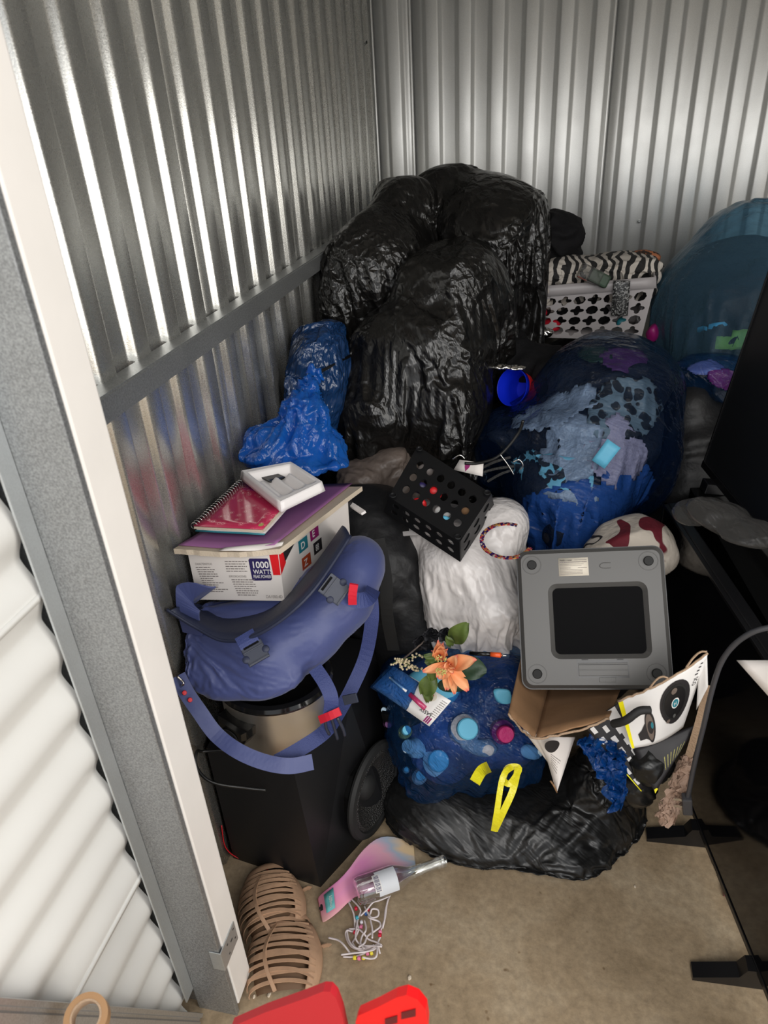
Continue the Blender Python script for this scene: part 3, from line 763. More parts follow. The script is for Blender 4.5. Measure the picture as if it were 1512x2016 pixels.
# ================================================================== big clothes bag
CB = [E(1160, 860, 1.98, (.27, .20, .18)), E(1200, 760, 2.08, (.22, .2, .16)), E(1120, 960, 1.86, (.20, .17, .16)), E(1130, 1030, 1.80, (.12, .14, .10)), E(1010, 850, 2.0, (.13, .14, .08)), E(1190, 700, 2.15, (.12, .12, .08))]
cbag = sack('plastic_bag', 'large clear blue bag stuffed with leopard print clothes and jeans, mid heap', CB, 'clothbagfilm', [('ridge', 4, .02, (.8, .1, -.4), 3)], .0105, ((None, None), (None, None), (.03, None)), sim=(.16, .02, 0, .012))
inn = [Matrix.Translation(m.translation) @ Matrix.Diagonal((.78, .78, .78, 1)) @ Matrix.Translation(-m.translation) @ m for m in CB]
sack('dark_clothes', 'dark navy clothes filling the large clear blue bag', inn[:5], 'navycloth', [('ridge', 6, .03, (.6, 0, .5), 2), ('noise', 12, .02)], .012, cat='clothes')
def cloth(px, py, y, r, m, lb, rot=(0, 0, 0), amp=.014, name='cloth', vox=.006, sc_=12):
    return tag(blob(name, [E(px, py, y, r, rot)], vox, m, [('ridge', sc_, amp)]), lb, 'cloth')
def sp(px, py, y, r, m, lb, rot=0, off=.006, name='cloth', wr=(14, .008), src=None):
    off += .006
    LATER.append(lambda: skin_piece(name, src or cbag, at(px, py, y=y), r, m, off, lb, wr=wr, rot=rot, seed=px))
sp(1432, 683, 2.35, (.062, .036), 'lime', 'lime green cloth low in the light blue bag', 0, .004, src=hzb)
sp(1392, 655, 2.35, (.045, .02), 'lightblue', 'pale blue cloth scrap above the lime cloth in the light blue bag', 0, .004, src=hzb)
sp(1425, 750, 2.22, (.06, .035), 'magenta', 'hot pink cloth in the small clear blue bag at the right', .4, .002, src=psb)
sp(1385, 722, 2.24, (.05, .03), 'palepink', 'pale mauve cloth left of the hot pink cloth in the small clear blue bag', 0, .002, src=psb)
sp(1470, 590, 2.33, (.22, .10), 'navycloth', 'dark garment pressed against the front of the light blue bag', -.55, .008, wr=(10, .012), src=hzb)
sp(1360, 690, 2.35, (.10, .07), 'navycloth', 'dark garment low on the left side of the light blue bag', -.3, .008, wr=(10, .012), src=hzb)
sp(1245, 800, 1.87, (.125, .085), 'leopardgrey', 'grey leopard print cloth in the upper right of the large clear blue bag', -.5)
sp(1090, 925, 1.75, (.11, .055), 'leopard', 'turquoise leopard print cloth at the left front of the large clear blue bag', .3)
sp(1135, 875, 1.78, (.085, .10), 'greycloth', 'crumpled grey satin in the middle of the large clear blue bag', .3, .007, wr=(12, .014))
sp(1222, 890, 1.80, (.085, .10), 'mauve', 'pale mauve cloth behind the light blue card in the large clear blue bag', -.4, .005, wr=(12, .012))
sp(1135, 1030, 1.70, (.16, .11), 'denim', 'blue jeans at the bottom of the large clear blue bag', 0, .006)
sp(1235, 975, 1.76, (.10, .11), 'denim', 'blue jeans leg at the lower right of the large clear blue bag', .5, .007)
sp(1120, 960, 1.72, (.09, .045), 'greycloth', 'dark grey garment above the jeans in the large clear blue bag', .2, .009)
sp(1222, 705, 2.02, (.07, .05), 'purplecloth', 'plum coloured cloth near the top of the large clear blue bag')
sp(1160, 690, 2.04, (.055, .035), 'leafdark', 'teal green cloth near the top of the large clear blue bag', 0, .008)
sp(1090, 800, 1.90, (.12, .05), 'greycloth', 'pale crumpled plastic at the upper left of the large clear blue bag', -.4, .008, wr=(20, .014))
tg = Patch(at(1165, 906, y=1.735), at(1190, 923, y=1.725), at(1222, 882, y=1.74), at(1196, 864, y=1.75), .002)
tag(tg.mesh('card', 'lightblue', None, 4, 4, .001), 'blank light blue card on the front of the large clear blue bag', 'card')
# black garment and cups between the sacks
sack('black_sweater', 'black garment lying in front of the grey basket above the blue cup', [E(1050, 720, 2.2, (.12, .1, .07)), E(1090, 740, 2.12, (.07, .08, .06)), E(1000, 700, 2.25, (.07, .12, .08))], 'blackcloth', [('ridge', 9, .02), ('noise', 25, .005)], .010, WL, cat='clothing')
cp = at(1008, 762, y=2.02)
cup = thing('cup', 'bright blue plastic cup lying open toward the viewer, below the black garment', 'cup', cp)
mt = frame(cp, (1, 0, .15), (0, .35, 1)) 
axis = (CAM - cp).normalized() + Vector((-.5, 0, .05)); axis.normalize()
side = axis.cross(Vector((0, 0, 1))).normalized(); mt = Matrix(((side.x, axis.cross(side).x, axis.x, cp.x), (side.y, axis.cross(side).y, axis.y, cp.y), (side.z, axis.cross(side).z, axis.z, cp.z), (0, 0, 0, 1)))
lathe('cup_body', [(0, -.10), (.034, -.10), (.036, -.097), (.050, 0), (.052, .002), (.053, 0), (.052, -.003), (.0345, -.095), (0, -.096)][::-1], 'bluecup', cup, mt, 36, .9, 1.05)
lathe('print_band', [(.0365, -.097), (.0385, -.08), (.047, -.028), (.0486, -.022)], 'redink', cup, mt, 36, .93, 1.08)
# ================================================================== grey basket with zebra cloth
bk = thing('basket', 'light grey plastic basket with flower shaped holes, below the zebra cloth', 'basket', at(1150, 660, y=2.5))
A, B, Cc, D = at(1016, 662, y=2.46), at(1262, 668, y=2.46), at(1288, 566, y=2.46), at(1036, 586, y=2.46)
fp = Patch(A, B, Cc, D)
def flower(ix, iy, t):
    if (ix + iy) % 2: return .96 * (0.50 + .50 * abs(math.cos(2 * t)) ** 1.2)
    return .80 * (1 + .05 * math.cos(8 * t))
plate('front_panel', fp, 8, 4, flower, 'basket', bk, .003, (.03, .04), 24)
back = Vector((0, .22, 0)); 
Rp = Patch(B, B + back, Cc + back, Cc); plate('side_panel', Rp, 6, 4, flower, 'basket', bk, .003, (.03, .04), 16)
Lp = Patch(A + back, A, D, D + back); plate('side_panel', Lp, 6, 4, flower, 'basket', bk, .003, (.03, .04), 16)
Bp = Patch(B + back, A + back, D + back, Cc + back); plate('back_panel', Bp, 8, 4, flower, 'basket', bk, .003, (.03, .04), 16)
Patch(A, B, B + back, A + back).mesh('basket_bottom', 'basket', bk, 2, 2, .003)
Patch(D + Vector((-.006, -.008, 0)), Cc + Vector((.006, -.008, 0)), at(1292, 545, y=2.455), at(1038, 566, y=2.455)).mesh('rim', 'basket', bk, 8, 2, .006)
Patch(Cc + Vector((.006, -.008, 0)), Cc + back + Vector((.006, 0, 0)), at(1292, 545, y=2.455) + back, at(1292, 545, y=2.455)).mesh('rim', 'basket', bk, 8, 2, .006)
def inside(px, py, r, m, lb, y=2.5, name='toy'):
    tag(blob(name, [E(px, py, y, r)], .005, m, [('ridge', 16, .012)]), lb, 'toy')
inside(1060, 610, (.03, .03, .03), 'redcloth', 'red scrap behind the upper left holes of the grey basket', name='cloth')
inside(1085, 640, (.035, .03, .02), 'redcloth', 'red scrap behind the lower left holes of the grey basket', name='cloth')
inside(1225, 636, (.018, .02, .018), 'tealink', 'small teal ball seen through the right holes of the grey basket', name='ball')
inside(1150, 620, (.09, .05, .05), 'blackcloth', 'dark clutter filling the middle of the grey basket', 2.56, name='cloth')
sack('zebra_cloth', 'black and white zebra striped cloth heaped over the grey basket', [E(1115, 526, 2.55, (.13, .10, .045)), E(1220, 520, 2.56, (.13, .11, .045)), E(1275, 524, 2.55, (.06, .08, .04)), E(1072, 535, 2.52, (.055, .07, .045))], 'zebra', [('ridge', 8, .02)], .0085, cat='cloth', sim=(.3, .018, 0, .02))
tag(blob('cloth', [E(1122, 498, 2.62, (.03, .03, .012))], .005, 'redcloth', [('ridge', 20, .006)]), 'red cloth corner peeking out behind the zebra cloth', 'cloth')
M['orange_leopard'] = leopard('orange_leopard', (.45, .16, .07), (.03, .015, .01), 60)
tag(blob('scarf', [E(1268, 506, 2.64, (.06, .04, .02))], .005, 'orange_leopard', [('ridge', 18, .01)]), 'orange leopard print scarf behind the zebra cloth', 'scarf')
tq = at(1172, 545, y=2.43)
tm = frame(tq, (.9, .1, -.45), (.3, .3, .9))
tp = thing('package', 'clear wrapped green pack lying on the zebra cloth', 'package', tq)
box('wrapper', (-.055, -.022, -.016), (.02, .022, .016), 'clearfilm', tp, .006, tm)
box('sponge', (-.02, -.020, -.014), (.045, .020, .014), 'leafdark', tp, .006, tm)
box('label', (-.052, -.0225, -.010), (-.022, -.0215, .010), 'orangeink', tp, 0, tm)
gp = Patch(at(1203, 622, y=2.435), at(1236, 622, y=2.435), at(1241, 553, y=2.435), at(1208, 553, y=2.435), .004)
hs = gp.mesh('hair_scrunchie', 'glitterblack', None, 6, 14, .008); tag(hs, 'glittery black knitted band hanging over the front of the grey basket', 'band')
tag(blob('cloth', [E(1285, 655, 2.48, (.02, .03, .03))], .006, 'maroonink', [('ridge', 18, .008)]), 'dark red cloth below the right end of the grey basket', 'cloth')
sack('foil_wrapper', 'crumpled silver foil below the left end of the grey basket', [E(1040, 660, 2.36, (.05, .02, .015)), E(1072, 655, 2.38, (.03, .02, .015))], 'chrome', [('crumple', 60, .012)], .004, cat='foil')
sack('foil_wrapper', 'thin silver foil strip over the blue cup', [E(985, 722, 2.02, (.035, .015, .006)), E(1015, 724, 2.02, (.03, .015, .006))], 'chrome', [('crumple', 70, .008)], .003, cat='foil')
sack('dark_clothes', 'black clothes carrying the grey basket', [ell((.85, 2.62, .62), (.28, .2, .22)), ell((.88, 2.62, .3), (.36, .26, .32)), ell((.72, 2.4, .45), (.16, .16, .26))], 'blackcloth', [('ridge', 7, .02)], .016, WL, cat='clothes')
# ================================================================== left stack: cabinet, cooker, shoulder bag, box
cb = thing('speaker_cabinet', 'black vinyl covered speaker cabinet standing on the floor under the slow cooker', 'speaker', (.15, 1.2, 0))
prism('cabinet_body', [(.022, 1.008), (.257, .973), (.37, 1.20), (.37, 1.42), (.03, 1.42)], 0, .385, 'carpet', cb, .004, [(.022, 1.008), (.232, .985), (.30, 1.20), (.30, 1.42), (.03, 1.42)])
wf = thing('speaker_cabinet', 'wedge shaped black speaker with a big round woofer, right of the slow cooker', 'speaker', (.36, 1.2, 0))
wc = at(736, 1553, y=1.17)
ax = Vector((.95, -.26, .06)).normalized(); mw = frame(wc, ax.cross(Vector((0, 0, 1))), Vector((0, 0, 1)))
mw = Matrix.Translation(wc) @ ax.to_track_quat('Z', 'Y').to_matrix().to_4x4()
lathe('woofer_frame', [(.112, -.006), (.121, -.004), (.123, .002), (.118, .010), (.104, .011), (.100, .006), (.100, -.006)], 'rubber', wf, mw, 48, 1, 1)
lathe('cone', [(.101, .006), (.092, .009), (.084, .004), (.04, -.022), (.034, -.024)], 'cone', wf, mw, 48)
lathe('dust_cap', [(.036, -.024), (.030, -.012), (.016, -.004), (0, -.002)], 'rubber', wf, mw, 32)
lathe('basket', [(0, -.13), (.055, -.13), (.058, -.085), (.075, -.075), (.095, -.02), (.112, -.006)], 'gloss_black', wf, mw, 12, smooth=False)
prism('cabinet_body', [(.385, 1.30), (.50, 1.30), (.52, 1.48), (.385, 1.48)], 0, .30, 'gloss_black', wf, .004, [(.36, 1.25), (.46, 1.25), (.48, 1.44), (.36, 1.44)])
# slow cooker
kc = (.172, 1.095)
sc_t = thing('slow_cooker', 'oval stainless steel slow cooker with black rim and handle on the black cabinet', 'cooker', (kc[0], kc[1], .386))
mk = Matrix.Translation((kc[0], kc[1], .386))
lathe('cooker_body', [(0, .003), (.098, .003), (.106, .006), (.115, .03), (.121, .075), (.121, .150), (.118, .153)], 'steel', sc_t, mk, 64, 1.0, .92)
lathe('rim', [(.117, .151), (.126, .149), (.128, .155), (.124, .163), (.112, .165), (.108, .160), (.106, .12), (0, .118)], 'gloss_black', sc_t, mk, 64, 1.0, .92)
lathe('base_ring', [(.09, 0), (.104, 0), (.106, .006), (.10, .008)], 'rubber', sc_t, mk, 48, 1.0, .92)
hp = Vector((.120, .990, .478)); hn = Vector((-.42, -.90, 0)).normalized()
mh = Matrix.Translation(hp) @ hn.to_track_quat('Z', 'Y').to_matrix().to_4x4()
bm = bmesh.new(); pr = [(-.044, .026), (.044, .026), (.040, .0), (.026, -.022), (0, -.030), (-.026, -.022), (-.040, .0)]
for h, s_ in ((-.01, 1), (.012, .96), (.020, .82)):
    pass
rings = [[bm.verts.new(mh @ Vector((x * s_, y * s_, h))) for x, y in pr] for h, s_ in ((-.014, 1), (.012, .97), (.020, .80))]
n = len(pr)
for a, b in zip(rings, rings[1:]):
    for i in range(n): bm.faces.new((a[i], a[(i + 1) % n], b[(i + 1) % n], b[i]))
bm.faces.new(rings[0][::-1]); bm.faces.new(rings[-1])
hd = frombm('handle', bm, 'gloss_black', sc_t, False, .003)
lathe('handle_recess', [(0, .0205), (.016, .0205), (.019, .0225), (.021, .0205)], 'rubber', hd, mh, 24, 1.0, .6)
tag(tube('power_cord', [(.07, 1.00, .375 + .02), (.028, .985, .40), (.026, .965, .42), (.035, .94, .40), (.07, .93, .375), (.13, .955, .34), (.17, .965, .33)], .0035, 'blackcord'), 'black power cord looping out left of the slow cooker', 'cord')
# shoulder bag
sb = thing('shoulder_bag', 'blue nylon shoulder bag with buckled flap lying on the slow cooker', 'bag', (.2, 1.1, .53))
SB = blob('bag_body', [E(450, 1255, 1.10, (.105, .11, .070), (0, -8, 0)), E(540, 1262, 1.10, (.105, .12, .085), (0, -22, 0)), E(610, 1225, 1.14, (.095, .11, .085), (0, -32, 0)), E(670, 1170, 1.19, (.085, .10, .080), (0, -40, 0)), E(705, 1115, 1.24, (.060, .09, .065), (0, -40, 0)), E(385, 1245, 1.08, (.055, .08, .06)), E(400, 1310, 1.03, (.06, .06, .045)), E(450, 1335, 1.02, (.08, .06, .04)), E(520, 1325, 1.03, (.10, .06, .035), (0, -5, 0))],
     .0075, 'navy_nylon', [], sb, ((.026, None), (None, None), (.553, None)), sm=30); SIM.append((SB, .05, .008, 0, .15))
# flap: sheet hanging from under the box, its lower edge sweeping up to the right
fl_top = [at(340, 1195, y=1.20), at(400, 1190, y=1.22), at(470, 1190, y=1.24), at(560, 1185, y=1.24), at(620, 1120, y=1.28), at(672, 1050, y=1.34)]
fl_low = [at(328, 1200, y=1.00), at(385, 1235, y=1.00), at(445, 1262, y=.985), at(520, 1243, y=.985), at(610, 1170, y=1.03), at(690, 1055, y=1.15)]
T = catmull(fl_top, 6); L = catmull(fl_low, 6); nr = 8; vs = []
for j in range(nr + 1):
    t = j / nr
    for a, b in zip(T, L):
        vs.append(a.lerp(b, t) + Vector((0, -.004, .022)) * math.sin(math.pi * t))
nc = len(T); fs = [(j * nc + i, j * nc + i + 1, (j + 1) * nc + i + 1, (j + 1) * nc + i) for j in range(nr) for i in range(nc - 1)]
vs = [Vector((max(v.x, .022 + .0005 * (i % 3)), v.y, v.z)) for i, v in enumerate(vs)]
fo = pyd('flap', vs, fs, 'navy_dark', sb, True); md = fo.modifiers.new('s', 'SOLIDIFY'); md.thickness = .004
tube('piping', fl_low, .0035, 'navy_dark', sb, 8)
# curled end of the flap at the left
cv = [at(330, 1262, y=1.0), at(322, 1215, y=1.0), at(338, 1190, y=1.02), at(368, 1186, y=1.05)]
ribbon('flap_curl', [p + Vector((.026, .03, 0)) for p in cv], .07, .004, 'navy_nylon', sb, (0, 1, 0), 8)
for v in bpy.data.objects['flap_curl'].data.vertices: v.co.x = max(v.co.x, .02)

def buckle(p0, p1, wdt, parent, female=True):
    """side release buckle lying from p0 to p1"""
    v = (p1 - p0); L_ = v.length; toC = (CAM - p0).normalized(); 
    m = frame(p0, v, v.cross(toC) * -1); 
    if (m @ Vector((0, 0, 1)) - p0).dot(toC) < 0: m = frame(p0, v, v.cross(toC))
    h = wdt / 2
    b = box('buckle', (0, -h, -.003), (L_, h, .006), 'buckle', parent, .002, m)
    box('slot', (L_ * .06, -h * .72, .0062), (L_ * .16, h * .72, .0072), 'black', b, 0, m)
    box('ridge', (L_ * .28, -h * .95, .006), (L_ * .34, h * .95, .0085), 'buckle', b, .0006, m)
    for s_ in (-1, 1):
        lathe('release', [(0, .0075), (.005, .0075), (.007, .006), (.007, .0)], 'navy_dark', b, m @ Matrix.Translation((L_ * .6, s_ * h * .95, 0)), 14)
    box('ridge', (L_ * .9, -h * .9, .006), (L_ * .97, h * .9, .0085), 'buckle', b, .0006, m)
    return b
buckle(at(493, 1268, y=.975), at(512, 1303, y=.955), .043, sb)
ribbon('strap_webbing', [at(480, 1248, y=.985), at(488, 1262, y=.974), at(495, 1275, y=.968)], .038, .003, 'strap', sb, CAM - at(490, 1260, y=.98), 3)
buckle(at(638, 1145, y=1.06), at(678, 1175, y=1.06), .043, sb)
ribbon('strap_webbing', [at(672, 1172, y=1.064), at(702, 1182, y=1.075), at(725, 1178, y=1.10), at(735, 1160, y=1.16)], .030, .003, 'strap', sb, CAM - at(690, 1180, y=1.06), 4)
ribbon('strap_loop', [at(697, 1150, y=1.058), at(694, 1170, y=1.056), at(694, 1189, y=1.06)], .016, .005, 'redcloth', sb, CAM - at(690, 1180, y=1.06), 3)
# long straps
upc = CAM - at(560, 1450, y=1)
ribbon('shoulder_strap', [at(350, 1330, y=.970), at(368, 1365, y=.955), at(392, 1400, y=.94), at(425, 1445, y=.925), at(468, 1478, y=.91), at(520, 1500, y=.905), at(570, 1508, y=.91), at(615, 1500, y=.935)], .030, .006, 'navy_nylon', sb, upc, 6)
ribbon('shoulder_strap', [at(545, 1500, y=.93), at(590, 1475, y=.96), at(640, 1440, y=1.01), at(668, 1400, y=1.08), at(695, 1350, y=1.14), at(720, 1290, y=1.18), at(732, 1220, y=1.19), at(730, 1175, y=1.2)], .030, .003, 'strap', sb, upc, 6)
ribbon('strap_webbing', [at(620, 1315, y=1.02), at(640, 1345, y=1.0), at(652, 1375, y=.985), at(650, 1405, y=.98)], .028, .003, 'strap', sb, upc, 5)
ribbon('strap_loop', [at(630, 1417, y=.975), at(650, 1409, y=.972), at(670, 1400, y=.978)], .016, .005, 'redcloth', sb, upc, 3)
pb = at(652, 1412, y=.975); pe = at(664, 1452, y=.985)
for k_ in (-1, 0, 1):
    o_ = Vector((.0125 * k_, 0, .001 * k_)); tube('buckle_prong', [pb + o_, pb.lerp(pe, .5) + o_ * 1.4, pe + o_ * 1.3 + Vector((0, 0, .008 if k_ else -.004))], .0035, 'buckle', sb, 4)
tube('strap_ring', [at(350, 1332, y=.965), at(362, 1345, y=.955), at(352, 1352, y=.96), at(345, 1338, y=.965)], .0025, 'chrome', sb, 5)
for px, py in ((363, 1364), (374, 1378), (385, 1390)):
    q = at(px, py, y=.946); lathe('stud', [(0, .004), (.004, .0035), (.005, .0)], 'red', sb, Matrix.Translation(q) @ (CAM - q).to_track_quat('Z', 'Y').to_matrix().to_4x4(), 14)
box('adjuster', (-.016, -.010, -.002), (.016, .010, .003), 'buckle', sb, .001, frame(at(690, 1376, y=1.07), (.9, .1, .3), (0, .5, 1)))
# ---- white amplifier box
O = Vector((.030, 1.094, .842)); U = Vector((.192, .004, .014)); V = Vector((.050, .322, -.052)); Wd = Vector((-.004, .004, -.118))
ab = thing('amplifier_box', 'white printed cardboard box with blue 1000 WATTS badge under the purple card', 'box', tuple(O + Wd))
bm = bmesh.new(); cs = [bm.verts.new(O + a * U + b * V + c_ * Wd) for c_ in (1, 0) for a, b in ((0, 0), (1, 0), (1, 1), (0, 1))]
for f in ((3, 2, 1, 0), (4, 5, 6, 7), (0, 1, 5, 4), (1, 2, 6, 5), (2, 3, 7, 6), (3, 0, 4, 7)): bm.faces.new([cs[i] for i in f])
frombm('carton', bm, 'whitecard', ab, False, .0015)
Fr = Patch(O + Wd, O + U + Wd, O + U, O)
Rt = Patch(O + U + Wd, O + U + V + Wd, O + U + V, O + U)
bd = Fr.poly('badge', [(.675, .45), (.665, .86), (.68, .89), (.875, .89), (.885, .86), (.895, .47), (.88, .44), (.69, .43)], 'navyink', ab, .0005)
Fr.text('1000', .690, .70, .19, 'whiteink', bd, .0011, .50 , 1, bold=.02)
Fr.text('WATTS', .70, .58, .125, 'whiteink', bd, .0011, .50, 1, bold=.015)
Fr.text('PEAK POWER', .695, .49, .095, 'whiteink', bd, .0011, .335, 1, bold=.01)
Fr.text('DA1000.4D', .80, .06, .095, 'greyink', ab, .0008, .40, 1)
Fr.text('CARACTERISTICAS', .06, .76, .06, 'greyink', ab, .0008, .38, 1)
Fr.text('ESPECIFICACIONES', .42, .50, .06, 'greyink', ab, .0008, .38, 1)
rr = random.Random(3)
rows = [(.06 + .006 * i, .06 + .006 * i + rr.uniform(.14, .26), .70 - i * .047, .018) for i in range(12)] + [(.40, .40 + rr.uniform(.2, .26), .82 - i * .05, .018) for i in range(5)] + [(.44 + .006 * i, .44 + .006 * i + rr.uniform(.18, .28), .44 - i * .047, .018) for i in range(8)]
lines_print(Fr, 'small_print', rows, 'greyink', ab)
Fr.poly('red_panel', [(.915, .55), (.995, .55), (.995, .97), (.90, .97)], 'redink', ab, .0005)
Fr.text('CAR', .965, .66, .09, 'whiteink', ab, .001, .45, 1, (0, 1), bold=.01) if False else None
Rt.poly('red_panel', [(.0, .55), (.07, .72), (.05, .97), (.0, .97)], 'redink', ab, .0005)
Rt.poly('black_panel', [(.06, .74), (.20, .95), (.05, .95)], 'ink', ab, .0005)
for u, v, m, t_ in ((.24, .66, 'tealink', 'D'), (.40, .72, 'maroonink', 'E'), (.26, .27, 'orangeink', 'Z'), (.43, .38, 'ink', '88')):
    o_ = Rt.poly('badge', [(u, v), (u + .12, v), (u + .12, v + .26), (u, v + .26)], m, ab, .0005)
    Rt.text(t_, u + .025, v + .06, .20, 'whiteink', o_, .001, .38 if len(t_) == 1 else .24, 1, bold=.02)
lines_print(Rt, 'small_print', [(.20, .62, .17 - i * .05, .018) for i in range(2)], 'greyink', ab)
# dark printed package leaning at the far end of the box
bx = thing('black_package', 'small black printed box sticking out beside the white amplifier box', 'box', at(650, 1010, y=1.42))
mb = frame(at(610, 1052, y=1.30), (at(680, 1005, y=1.42) - at(610, 1052, y=1.30)), (0, .1, 1))
box('carton', (0, -.012, -.03), (.16, .038, .0), 'scale_dark', bx, .002, mb)
box('label', (.06, .012, .0002), (.066, .026, .001), 'whiteink', bx, 0, mb)
# purple card pad
pO = O + Vector((-.020, -.014, .002)); pU = U * 1.10 + Vector((.01, 0, 0)); pV = V * 1.22 + Vector((.0, .0, .0))
pd = thing('sketch_pad', 'thick paper pad with a purple card cover lying on the white box', 'pad', tuple(pO))
def wav(u, v): return Vector((0, 0, .004 * math.sin(5 * u + 2) * (1 - v)))
for k_, (h_, m_, nm) in enumerate(((.000, 'cream', 'page_block'), (.0135, 'purple', 'cover'))):
    q = Patch(pO, pO + pU, pO + pU + pV, pO + pV, 0, wav)
    if k_ == 0:
        Patch(pO + Vector((0, 0, .012)), pO + pU + Vector((0, 0, .012)), pO + pU + pV + Vector((0, 0, .012)), pO + pV + Vector((0, 0, .012)), 0, wav).mesh(nm, m_, pd, 16, 12, .011, .004, 3, smooth=False)
    else:
        e_ = Vector((.004, .012, .0135)); Patch(pO + e_, pO + pU + e_ + Vector((-.018, 0, 0)), pO + pU + pV + e_ + Vector((-.03, 0, 0)), pO + pV + e_, 0, wav).mesh(nm, m_, pd, 16, 12, .0008, .001, 5)
cw = Patch(at(430, 1084, z=.866), at(545, 1085, z=.866), at(560, 1066, z=.874), at(440, 1078, z=.866), .004); cw.mesh('curled_page', 'whitecard', pd, 12, 5, .0006, .012, 4)
# notebooks
nz = .868
A, B, Cc, D = at(384, 1045, z=nz), at(520, 1052, z=nz), at(580, 985, z=nz - .008), at(478, 955, z=nz - .012)
n2 = thing('notebook', 'blue spiral notebook just under the pink one on the purple card', 'notebook', tuple(A))
Patch(A, B, Cc, D).mesh('cover', 'tealink', n2, 4, 4, .002); o5 = Vector((.002, .004, .004))
Patch(A + o5, B + o5, Cc + o5, D + o5).mesh('page_block', 'whitecard', n2, 4, 4, .004, .004, 1, smooth=False)
nb = thing('notebook', 'pink spiral notebook with printed circles on its cover, under the white tray', 'notebook', tuple(A + Vector((0, 0, .009))))
h1, h2 = Vector((-.001, -.001, .010)), Vector((-.001, -.001, .0125))
Patch(A + h1, B + h1, Cc + h1, D + h1).mesh('page_block', 'cream', nb, 6, 6, .005, .004, 2, smooth=False)
cvp = Patch(A + h2, B + h2, Cc + h2, D + h2); cvp.mesh('cover', 'pinkcover', nb, 6, 6, .0012)
cvp.poly('badge_print', [(.60, .80), (.86, .82), (.86, .94), (.60, .92)], 'beigecloth', nb, .0005)
cvp.disc('round_seal', .93, .10, .035, .04, 'stamen', nb, .001)
for i in range(22):
    q = cvp(-.012, .03 + .94 * i / 21, .0) - Vector((0, 0, .004)); ts = (D - A).normalized()
    vs_, fs_ = sweep([q + (U.normalized() * math.cos(a) + Vector((0, 0, 1)) * math.sin(a)) * .0075 for a in [2 * math.pi * k / 10 for k in range(11)]], circ(.0007, 5), ts, 1)
    pyd('wire_coil', vs_, fs_, 'chrome', nb, True)
# white tray
trz = .884
tA, tB, tC, tD = at(554, 1006, z=trz), at(636, 966, z=trz), at(575, 926, z=trz), at(478, 944, z=trz)
tr_ = thing('plastic_tray', 'white moulded plastic tray with ribbed compartments on the pink notebook', 'tray', tuple(tA))
up = Vector((0, 0, .024))
tf = Patch(tA, tB, tC, tD)
def trayz(u, v):
    e_ = min(u, 1 - u, v * .8, (1 - v) * .8)
    if e_ < .07: return .022
    d_ = min(1, (e_ - .07) / .06)
    s_ = .5 - .5 * math.cos(2 * math.pi * u * 3.5)
    fall = 1 if v < .62 else max(0, 1 - (v - .62) / .12)
    return .022 - d_ * (.020 - .018 * s_ * fall)
N = 48; vs = []; 
for j in range(N + 1):
    for i in range(N + 1):
        u, v = i / N, j / N; vs.append(tf(u, v) + Vector((0, 0, trayz(u, v))))
fs = [(j * (N + 1) + i, j * (N + 1) + i + 1, (j + 1) * (N + 1) + i + 1, (j + 1) * (N + 1) + i) for j in range(N) for i in range(N)]
to_ = pyd('tray_body', vs, fs, 'white', tr_, True)
ctr = (tA + tB + tC + tD) / 4
for a, b in ((tA, tB), (tB, tC), (tC, tD), (tD, tA)):
    oa, ob = (a - ctr) * .06, (b - ctr) * .06
    Patch(a + oa, b + ob, b + up * .93, a + up * .93).mesh('skirt', 'white', tr_, 10, 3, .001)
box('black_liner', (-.012, -.025, -.001), (.024, .028, .003), 'gloss_black', tr_, .001, frame(tf(.42, .80, .0) + Vector((0, 0, .005)), tB - tA, tD - tA))
tag(ribbon('plastic_bracket', [at(672, 982, y=1.47), at(695, 996, y=1.44), at(716, 1010, y=1.40)], .012, .006, 'white', None, (0, -.4, 1), 2), 'white plastic bracket sticking out right of the purple pad', 'bracket')
# ================================================================== centre
sack('duffel_bag', 'black nylon duffel bag between the blue shoulder bag and the white plastic bag', [ell((.40, 1.62, .30), (.20, .24, .30)), E(740, 1120, 1.52, (.14, .12, .14)), E(720, 1010, 1.62, (.15, .14, .08)), E(800, 1200, 1.5, (.1, .1, .1))], 'duffel', [], .018, ((.02, None), (None, None), (.002, None)), sim=(.15, .02, 0, .1))
tag(ribbon('bag_strap', [at(745, 1060, y=1.40), at(760, 1140, y=1.37), at(762, 1210, y=1.35), at(775, 1280, y=1.36)], .03, .003, 'rubber', None, (0, -1, .5), 6), 'flat black webbing strap hanging down the duffel bag', 'strap')
sack('satin_garment', 'taupe satin cloth under the hanging black trash bag, behind the purple pad', [E(715, 935, 1.78, (.085, .08, .05)), E(760, 905, 1.82, (.08, .06, .04), (0, -20, 0)), ell((.27, 1.95, .5), (.16, .2, .28))], 'beigecloth', [], .011, WL, cat='clothing', sim=(.2, .015, 0, .05))
wbg = [E(880, 1045, 1.62, (.13, .11, .07)), E(920, 1110, 1.52, (.13, .11, .10)), E(965, 1190, 1.46, (.105, .10, .09)), E(880, 1190, 1.48, (.075, .09, .085)), E(990, 1030, 1.60, (.08, .1, .07)), E(820, 1010, 1.63, (.07, .07, .04)), E(930, 1230, 1.44, (.10, .08, .05), (0, -15, 0))]
sack('white_plastic_bag', 'full white plastic bag under the black perforated basket, beside the bathroom scale', wbg, 'whitebag', [('ridge', 4, .016, (.35, -.1, -.9), 3)], .008, sim=(.18, .016, 0, .012))
tube('bag_handle', [at(785, 1048, y=1.55), at(835, 1050, y=1.5), at(875, 1065, y=1.46), at(915, 1064, y=1.47)], .002, 'white', bpy.data.objects['white_plastic_bag'])
